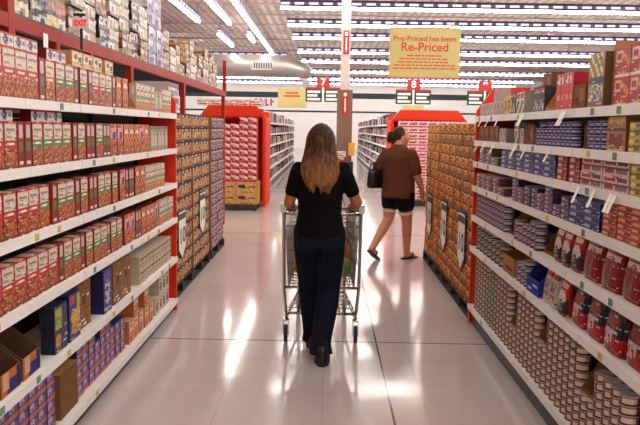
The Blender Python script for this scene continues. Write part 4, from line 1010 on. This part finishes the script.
for sx, yy, lo in ((-.266, 0, 1), (.266, 0, 1), (-.2, .84, 1), (.2, .84, 1)):
    k = empty('caster', (sx, yy, 0), None, None); k.parent = ct
    MB().tube([(-.013, -.03, .065), (.013, -.03, .065)], .065, 20).build('wheel', M_RUBBER, k, False)
    f = MB(); f.box(-.024, -.018, -.045, .02, .05, .16); f.box(.018, .024, -.045, .02, .05, .16); f.box(-.024, .024, -.045, .03, .16, .172); f.tube([(0, .01, .17), (0, .01, .22)], .012, 8); f.build('fork', M_CHROME, k)
# groceries in the cart
def lumpy(name, r, sc, material, seed, parent=None, loc=None):
    rr = random.Random(seed); b = MB(); b.ball((0, 0, r*sc[2]), (r*sc[0], r*sc[1], r*sc[2]), 20, 14)
    ph = [rr.uniform(0, 6) for _ in range(4)]
    b.v = [(x*(1+.08*math.sin(9*z/r+ph[0]+5*math.atan2(y, x))), y*(1+.08*math.sin(8*z/r+ph[1]+4*math.atan2(y, x))), z) for x, y, z in b.v]
    return b.build(name, material, parent, True, loc)
M_LEAF = mat('lettuce_green', (112, 142, 52), .5, noise=.35, nscale=18, bump=.6); M_ORG = mat('orange_film', (204, 98, 36), .35, noise=.3, nscale=22, bump=.4); M_REDF = mat('red_film', (176, 60, 38), .4, noise=.3, nscale=20, bump=.4)
tag(lumpy('lettuce', .085, (1, 1, .95), M_LEAF, 3, None, (.135, 5.58, .452)), 'green lettuce head in the right rear of the cart', 'lettuce')
tag(lumpy('fruit_bag', .08, (.9, 1, .9), M_REDF, 5, None, (-.17, 5.6, .452)), 'reddish orange bag in the left rear of the cart', 'bag')
tag(lumpy('snack_bag', .085, (.8, 1, 1.5), M_ORG, 6, None, (.14, 5.8, .47)), 'orange snack bag standing behind the lettuce', 'bag')

# ------------------------------------------------------------------ people
def blob(name, b, material, parent, voxel=.007, smooth=4):
    o = b.build(name+'_raw', material)
    m = o.modifiers.new('r', 'REMESH'); m.mode = 'VOXEL'; m.voxel_size = voxel; m.use_smooth_shade = True
    s = o.modifiers.new('s', 'SMOOTH'); s.factor = .5; s.iterations = smooth
    bpy.context.view_layer.update()
    me = bpy.data.meshes.new_from_object(o.evaluated_get(bpy.context.evaluated_depsgraph_get()))
    bpy.data.objects.remove(o); me.name = name; me.materials.clear(); me.materials.append(material)
    me.polygons.foreach_set('use_smooth', [True]*len(me.polygons))
    q = bpy.data.objects.new(name, me); COL.objects.link(q)
    if parent: q.parent = parent
    return q
def limb(b, pts, rad, n=14):
    """tapering limb with a ball at every joint; extra rings between joints give it muscle"""
    path, rr = [], []
    for k in range(len(pts)-1):
        p, q = Vector(pts[k]), Vector(pts[k+1])
        for t in (0, .25, .5, .75):
            path.append(tuple(p.lerp(q, t))); bulge = 1+.07*math.sin(math.pi*min(1, t*1.3)); rr.append((rad[k]+(rad[k+1]-rad[k])*t)*bulge)
    path.append(tuple(pts[-1])); rr.append(rad[-1])
    b.tube(path, rr, n)
    for p, r in zip(pts, rad): b.ball(p, r, n, 8)
def head(b, c, yaw, k=1.):
    """skull, jaw, nose, brow, lips and ears round centre c, looking to +y turned by yaw"""
    o = MB()
    o.ball((0, -.012, .02), (.074, .095, .098), 16, 12); o.ball((0, .025, -.045), (.056, .066, .07), 14, 10); o.ball((0, .05, -.088), (.028, .03, .026))
    o.tube([(0, .084, .02), (0, .105, -.024)], [.008, .014], 8); o.ball((0, .1, -.026), (.015, .014, .012))
    o.ball((0, .085, -.056), (.024, .012, .007)); o.ball((0, .083, -.066), (.021, .012, .008)); o.ball((0, .077, .037), (.05, .016, .012))
    for s in (-1, 1): o.ball((s*.074, -.005, -.005), (.01, .02, .032)); o.ball((s*.04, .06, -.02), (.024, .025, .022))
    cy, sy = math.cos(yaw), math.sin(yaw); i = len(b.v)
    b.v += [(c[0]+k*(x*cy-y*sy), c[1]+k*(x*sy+y*cy), c[2]+k*z) for x, y, z in o.v]
    b.f += [tuple(q+i for q in f) for f in o.f]; b.c += o.c
def eyes(parent, c, yaw):
    cy, sy = math.cos(yaw), math.sin(yaw)
    for s in (-1, 1):
        x, y, z = s*.032, .078, .008
        e = MB().ball((c[0]+x*cy-y*sy, c[1]+x*sy+y*cy, c[2]+z), (.012, .012, .009)).build('eye', M_EYE, parent, True)
def hand_grip(b, wrist, grip, s):
    """hand closed over a bar lying along x: palm on top, four bent fingers of different length round it, thumb below; s = side"""
    w = Vector(wrist); g = Vector(grip); r = .024
    b.tube([tuple(w), tuple(w.lerp(g+Vector((0, -.03, .022)), .55)), tuple(g+Vector((0, -.012, .03)))], [.026, .033, .034], 12)
    b.ball(tuple(g+Vector((0, -.008, .028))), (.04, .034, .019), 14, 8)
    for k in range(4):
        x = g.x+(k-1.5)*.0215; l = (.9, 1.05, 1., .8)[k] if s > 0 else (.8, 1., 1.05, .9)[k]
        path = [(x, g.y+.01, g.z+.03)]+[(x, g.y+(r+.004)*math.sin(a), g.z+(r+.004)*math.cos(a)) for a in (.5*l, 1.2*l, 1.9*l, 2.6*l, 3.2*l)]
        b.tube(path, [.0098, .0098, .0095, .009, .0085, .0075], 8); b.ball(path[-1], .0078, 8, 6)
    x = g.x-s*.04
    th = [(x+s*.006, g.y-.022, g.z+.016), (x, g.y-.03, g.z-.004), (x+s*.012, g.y-.02, g.z-.024), (x+s*.02, g.y-.002, g.z-.031)]
    b.tube(th, [.013, .0115, .0105, .0085], 8); b.ball(th[-1], .0085, 8, 6)
def hand_hang(b, wrist, fwd, s, curl=.5):
    """relaxed hanging hand: palm, four slightly curled fingers and a thumb off its side"""
    w = Vector(wrist); f = Vector(fwd).normalized(); dn = Vector((0, 0, -1)); side = f.cross(dn)*s
    pl = w+dn*.05
    b.tube([tuple(w), tuple(w+dn*.03), tuple(w+dn*.085)], [.024, .03, .028], 10)
    for k in range(4):
        o = pl+dn*.035+f*((1.5-k)*.019); l = (.066, .075, .07, .055)[k]
        p = [o, o+dn*l*.4-side*.004, o+dn*l*.75-side*.014, o+dn*l-side*.028]
        b.tube([tuple(q) for q in p], [.0095, .009, .0085, .007], 8); b.ball(tuple(p[-1]), .0072, 8, 6)
    t = [w+dn*.025+f*.024, w+dn*.05+f*.044, w+dn*.08+f*.05-side*.008, w+dn*.1+f*.048-side*.014]
    b.tube([tuple(q) for q in t], [.013, .0115, .0105, .008], 8)

# the woman pushing the cart ------------------------------------------------
W1 = empty('person', (-.04, 4.95, 0), 'woman in black t-shirt and dark jeans with long hair, pushing the cart', 'person')
hipR, kneR, ankR = (.085, 0, .9), (.074, .05, .49), (.034, -.1, .1)
hipL, kneL, ankL = (-.085, .0, .9), (-.07, .17, .5), (-.04, .3, .09)
shR, elR, wrR = (.158, -.005, 1.35), (.256, .02, 1.11), (.258, .235, 1.078)
shL, elL, wrL = (-.152, -.005, 1.345), (-.214, .01, 1.105), (-.222, .235, 1.078)
gR, gL = (.25+.0, .35, 1.035), (-.222, .35, 1.035)
b = MB()
b.rings([(0, 0, .84, .14, .1), (0, -.005, .92, .16, .115), (0, 0, 1.05, .128, .095), (0, .01, 1.2, .148, .108), (0, 0, 1.3, .158, .1), (0, -.005, 1.36, .135, .08), (0, -.005, 1.41, .066, .056), (0, 0, 1.5, .05, .05)], 24)
head(b, (0, .03, 1.545), 0.)
for h_, k_, a_ in ((hipR, kneR, ankR), (hipL, kneL, ankL)): limb(b, [h_, k_, a_], [.082, .055, .036])
for s_, e_, w_, g_, s in ((shR, elR, wrR, gR, 1), (shL, elL, wrL, gL, -1)):
    limb(b, [s_, e_, w_], [.042, .04, .027]); hand_grip(b, w_, g_, s)
for a_, dz in ((ankR, 0), (ankL, 0)): b.tube([a_, (a_[0], a_[1]+.05, .05), (a_[0], a_[1]+.14, .035)], [.036, .034, .024], 10)
blob('body', b, M_SKIN, W1, .0055, 3)
eyes(W1, (0, .03, 1.545), 0.)
b = MB()
b.rings([(0, -.005, .855, .172, .128), (0, -.004, .93, .172, .128), (0, .0, 1.05, .15, .115), (0, .008, 1.2, .162, .124), (0, 0, 1.3, .172, .115), (0, -.005, 1.365, .15, .095), (0, -.005, 1.41, .1, .075), (0, -.005, 1.435, .066, .062)], 28)
for s_, e_ in ((shR, elR), (shL, elL)):
    p, q = Vector(s_), Vector(e_); limb(b, [tuple(p), tuple(p.lerp(q, .66))], [.05, .052])
for k, zz in enumerate((.93, .99, 1.05, 1.1)): b.tube([(math.cos(t)*.155, -abs(math.sin(t))*.118, zz+.012*math.sin(3*t+k)) for t in [R(20+14*i) for i in range(11)]], .006, 6)
blob('t_shirt', b, M_SHIRTB, W1, .008, 3)
b = MB()
b.rings([(0, 0, .8, .15, .11), (0, -.012, .86, .168, .124), (0, -.004, .93, .16, .118), (0, 0, .96, .152, .11)], 24)
limb(b, [hipR, kneR, (.022, -.09, .12)], [.1, .082, .07]); limb(b, [hipL, kneL, (-.045, .28, .1)], [.1, .08, .068])
b.ball((.075, -.045, .84), (.082, .08, .085), 16, 10); b.ball((-.075, -.045, .84), (.082, .08, .085), 16, 10)
b.tube([(.022, -.09, .14), (.024, -.096, .06)], [.07, .085], 16); b.tube([(-.045, .28, .13), (-.045, .29, .04)], [.064, .078], 16)
jn_ = blob('jeans', b, M_DENIM, W1, .008, 3)
for s in (-1, 1):
    q = MB(); q.prism([(s*.075-.05, .80), (s*.075, .775), (s*.075+.05, .80), (s*.075+.05, .87), (s*.075-.05, .87)], 'y', -.1315, -.128).build('back_pocket', M_DENIM, jn_)
for nm_, a_, tilt in (('shoe', ankR, 1), ('shoe', ankL, 0)):
    b = MB(); x, y = a_[0], a_[1]
    zz = .035 if tilt else 0
    b.rings([(x, y+.02, .0, .05, .125), (x, y+.02, .035, .055, .138), (x, y+.015, .065, .05, .115), (x, y-.01, .105, .046, .08), (x, y-.015, .13, .044, .06)], 16)
    so = blob('shoe', b, M_SHOE, W1, .006, 3)
    MB().rings([(x, y+.02, 0, .054, .138), (x, y+.02, .022, .057, .142)], 20).build('sole', M_SOLE, so)
# long hair: cap over the skull and a ribbed fall down to the shoulder blades
def hair_fall(rings, ribs, amp, seed):
    rr = random.Random(seed); b = MB(); n = 56
    pos = [rr.uniform(0, 6.28) for _ in range(5)]
    base = 0
    for k, (cx, cy, z, rx, ry) in enumerate(rings):
        t = k/(len(rings)-1); am = amp*(1-t*.8)
        for j in range(n):
            a = 2*math.pi*j/n
            f = 1+am*(math.sin(ribs*a+pos[0]+z*7)+.7*math.sin((ribs*1.7)*a+pos[1]-z*11))
            zz = z+(.028*math.sin(7*a+pos[2])+.02*math.sin(15*a+pos[3]) if k == 0 else 0)
            b.v.append((cx+rx*f*math.cos(a), cy+ry*f*math.sin(a), zz))
    for k in range(len(rings)-1):
        for j in range(n):
            q = (j+1) % n; b.f.append((k*n+j, k*n+q, (k+1)*n+q, (k+1)*n+j)); b.c.append(None)
    b.f.append(tuple(range(n-1, -1, -1))); b.c.append(None); e = (len(rings)-1)*n; b.f.append(tuple(range(e, e+n))); b.c.append(None)
    return b
hr = hair_fall([(.0, -.118, 1.222, .066, .02), (.0, -.118, 1.236, .092, .028), (.0, -.122, 1.275, .114, .034), (0, -.112, 1.33, .128, .046), (0, -.085, 1.385, .126, .058), (0, -.05, 1.44, .114, .076), (0, -.018, 1.5, .106, .096), (0, -.002, 1.56, .1, .106), (0, .004, 1.6, .086, .098), (0, .004, 1.63, .064, .076), (0, .0, 1.652, .036, .044), (0, 0, 1.66, .008, .01)], 9, .05, 4)
hr.build('hair', M_HAIR1, W1, True)

# the woman in brown walking on --------------------------------------------
W2 = empty('person', (.905, 8.95, 0), 'woman in brown t-shirt and navy shorts with a black handbag, walking right', 'person', None, R(-45))
hipR, kneR, ankR = (.1, 0, .86), (.1, .07, .48), (.085, .1, .085)
hipL, kneL, ankL = (-.1, 0, .86), (-.1, -.05, .5), (-.09, -.36, .17)
shR, elR, wrR = (.2, 0, 1.325), (.255, .03, 1.09), (.25, .16, .9)
shL, elL, wrL = (-.2, -.0, 1.325), (-.285, -.07, 1.12), (-.25, .02, 1.13)
b = MB()
b.rings([(0, 0, .76, .17, .13), (0, -.01, .88, .2, .155), (0, .01, 1.02, .19, .15), (0, .02, 1.2, .2, .15), (0, 0, 1.31, .205, .13), (0, -.005, 1.385, .15, .09), (0, -.005, 1.42, .068, .062), (0, .005, 1.5, .056, .056)], 24)
YW = R(-40)
head(b, (0, .04, 1.535), YW)
limb(b, [hipR, kneR, ankR], [.108, .068, .042]); limb(b, [hipL, kneL, ankL], [.108, .068, .042])
limb(b, [shR, elR, wrR], [.062, .05, .03]); hand_hang(b, wrR, (0, 1, 0), 1)
limb(b, [shL, elL, (-.2, .06, 1.14)], [.062, .05, .03])
hand_hang(b, (-.2, .07, 1.15), (0, 1, 0), -1)
b.tube([ankR, (.09, .16, .045), (.092, .25, .03)], [.042, .036, .022], 10); b.tube([ankL, (-.09, -.33, .1), (-.092, -.28, .035)], [.042, .036, .022], 10)
b.ball((.085, .085, .045), (.034, .045, .03)); b.ball((-.09, -.39, .155), (.034, .03, .04))
blob('body', b, M_SKIN2, W2, .0065, 3); eyes(W2, (0, .04, 1.535), YW)
b = MB()
b.rings([(0, 0, .785, .222, .182), (0, -.0, .88, .225, .182), (0, .01, 1.02, .212, .172), (0, .015, 1.2, .216, .168), (0, 0, 1.29, .222, .15), (0, -.005, 1.365, .18, .115), (0, -.005, 1.415, .11, .085), (0, -.003, 1.445, .072, .07)], 28)
for s_, e_ in ((shR, elR), (shL, elL)):
    p, q = Vector(s_), Vector(e_); limb(b, [tuple(p), tuple(p.lerp(q, .82))], [.07, .078])
blob('t_shirt', b, M_BROWNT, W2, .009, 3)
b = MB(); b.rings([(0, 0, .76, .19, .15), (0, -.01, .86, .212, .168), (0, 0, .94, .2, .16)], 24)
for h_, k_ in ((hipR, kneR), (hipL, kneL)):
    p, q = Vector(h_), Vector(k_); limb(b, [tuple(p), tuple(p.lerp(q, .42))], [.125, .118])
blob('shorts', b, M_NAVY, W2, .009, 3)
for h_, k_ in ((hipR, kneR), (hipL, kneL)):
    p, q = Vector(h_), Vector(k_); d0 = (q-p).normalized(); e = p.lerp(q, .42)+d0*.112
    MB().tube([tuple(e-d0*.012), tuple(e+d0*.004)], [.1, .1], 28).build('hem_trim', M_SIGNWH, W2, True)
for nm_, pts in (('r', [(.09, .02, 0), (.092, .15, 0), (.094, .28, 0)]), ('l', [(-.09, -.42, .125), (-.091, -.33, .05), (-.092, -.24, 0)])):
    b = MB(); prev = None
    W_ = [.034, .036, .042, .046, .036]
    ptz = [Vector(pts[0]).lerp(Vector(pts[1]), t) for t in (0, .5)]+[Vector(pts[1]).lerp(Vector(pts[2]), t) for t in (0, .5, 1)]
    for k in range(4):
        p, q = ptz[k], ptz[k+1]; i = len(b.v)
        for z0 in (.0, .022):
            b.v += [(p.x-W_[k], p.y, p.z+z0), (p.x+W_[k], p.y, p.z+z0), (q.x+W_[k+1], q.y, q.z+z0), (q.x-W_[k+1], q.y, q.z+z0)]
        for f in ((0, 3, 2, 1), (4, 5, 6, 7), (0, 1, 5, 4), (1, 2, 6, 5), (2, 3, 7, 6), (3, 0, 4, 7)): b.f.append(tuple(i+q_ for q_ in f)); b.c.append(None)
    fl = b.build('flip_flop', M_SHOE, W2)
    c_, t_ = ptz[2], ptz[3]
    MB().tube([(c_.x-.042, c_.y, c_.z+.02), (c_.x-.03, c_.y+.03, c_.z+.07), (t_.x, t_.y+.02, t_.z+.05), (c_.x+.03, c_.y+.03, c_.z+.07), (c_.x+.042, c_.y, c_.z+.02)], .011, 8).build('strap', M_SHOE, fl)
# hair tied up with a bun at the back
hc = (0, .04, 1.535); cy, sy = math.cos(YW), math.sin(YW)
def HP(x, y, z): return (hc[0]+x*cy-y*sy, hc[1]+x*sy+y*cy, hc[2]+z)
b = MB(); b.ball(HP(0, -.03, .035), (.088, .09, .096), 18, 12); b.ball(HP(0, -.045, -.01), (.078, .072, .08), 18, 12); b.ball(HP(0, -.125, .02), (.055, .055, .058), 14, 10); b.ball(HP(-.02, -.15, -.03), (.035, .035, .05), 12, 8); b.tube([HP(0, -.1, -.03), HP(.01, -.12, -.09)], [.03, .012], 8)
blob('hair', b, M_HAIR2, W2, .008, 2)
# handbag on the bent left arm
hbg = empty('handbag', (.93-.3, 8.95+.12, .89), 'black handbag hanging from the left arm of the woman in brown', 'handbag', None, R(-45))
b = MB(); b.rings([(0, 0, .0, .075, .13), (0, 0, .03, .085, .145), (0, 0, .18, .07, .135), (0, 0, .24, .05, .12)], 20); b.build('bag_body', M_BAG, hbg, True)
b = MB()
for s in (-.03, .03): b.tube([(s, -.1, .22), (s*.8, -.07, .29), (s*.6, 0, .325), (s*.8, .07, .29), (s, .1, .22)], .008, 8)
b.build('strap', M_BAG, hbg, True)

# ------------------------------------------------------------------ world, view
w = bpy.data.worlds.new('world'); SC.world = w; w.use_nodes = True
w.node_tree.nodes['Background'].inputs[0].default_value = (.8, .8, .85, 1); w.node_tree.nodes['Background'].inputs[1].default_value = .3
SC.view_settings.view_transform = 'Standard'; SC.view_settings.look = 'None'; SC.view_settings.gamma = 1.; SC.view_settings.use_curve_mapping = False
SC.view_settings.exposure = .24
SC.cycles.use_denoising = True
SC.cycles.max_bounces = 8; SC.cycles.diffuse_bounces = 5; SC.cycles.glossy_bounces = 4
SC.cycles.sample_clamp_indirect = 6.
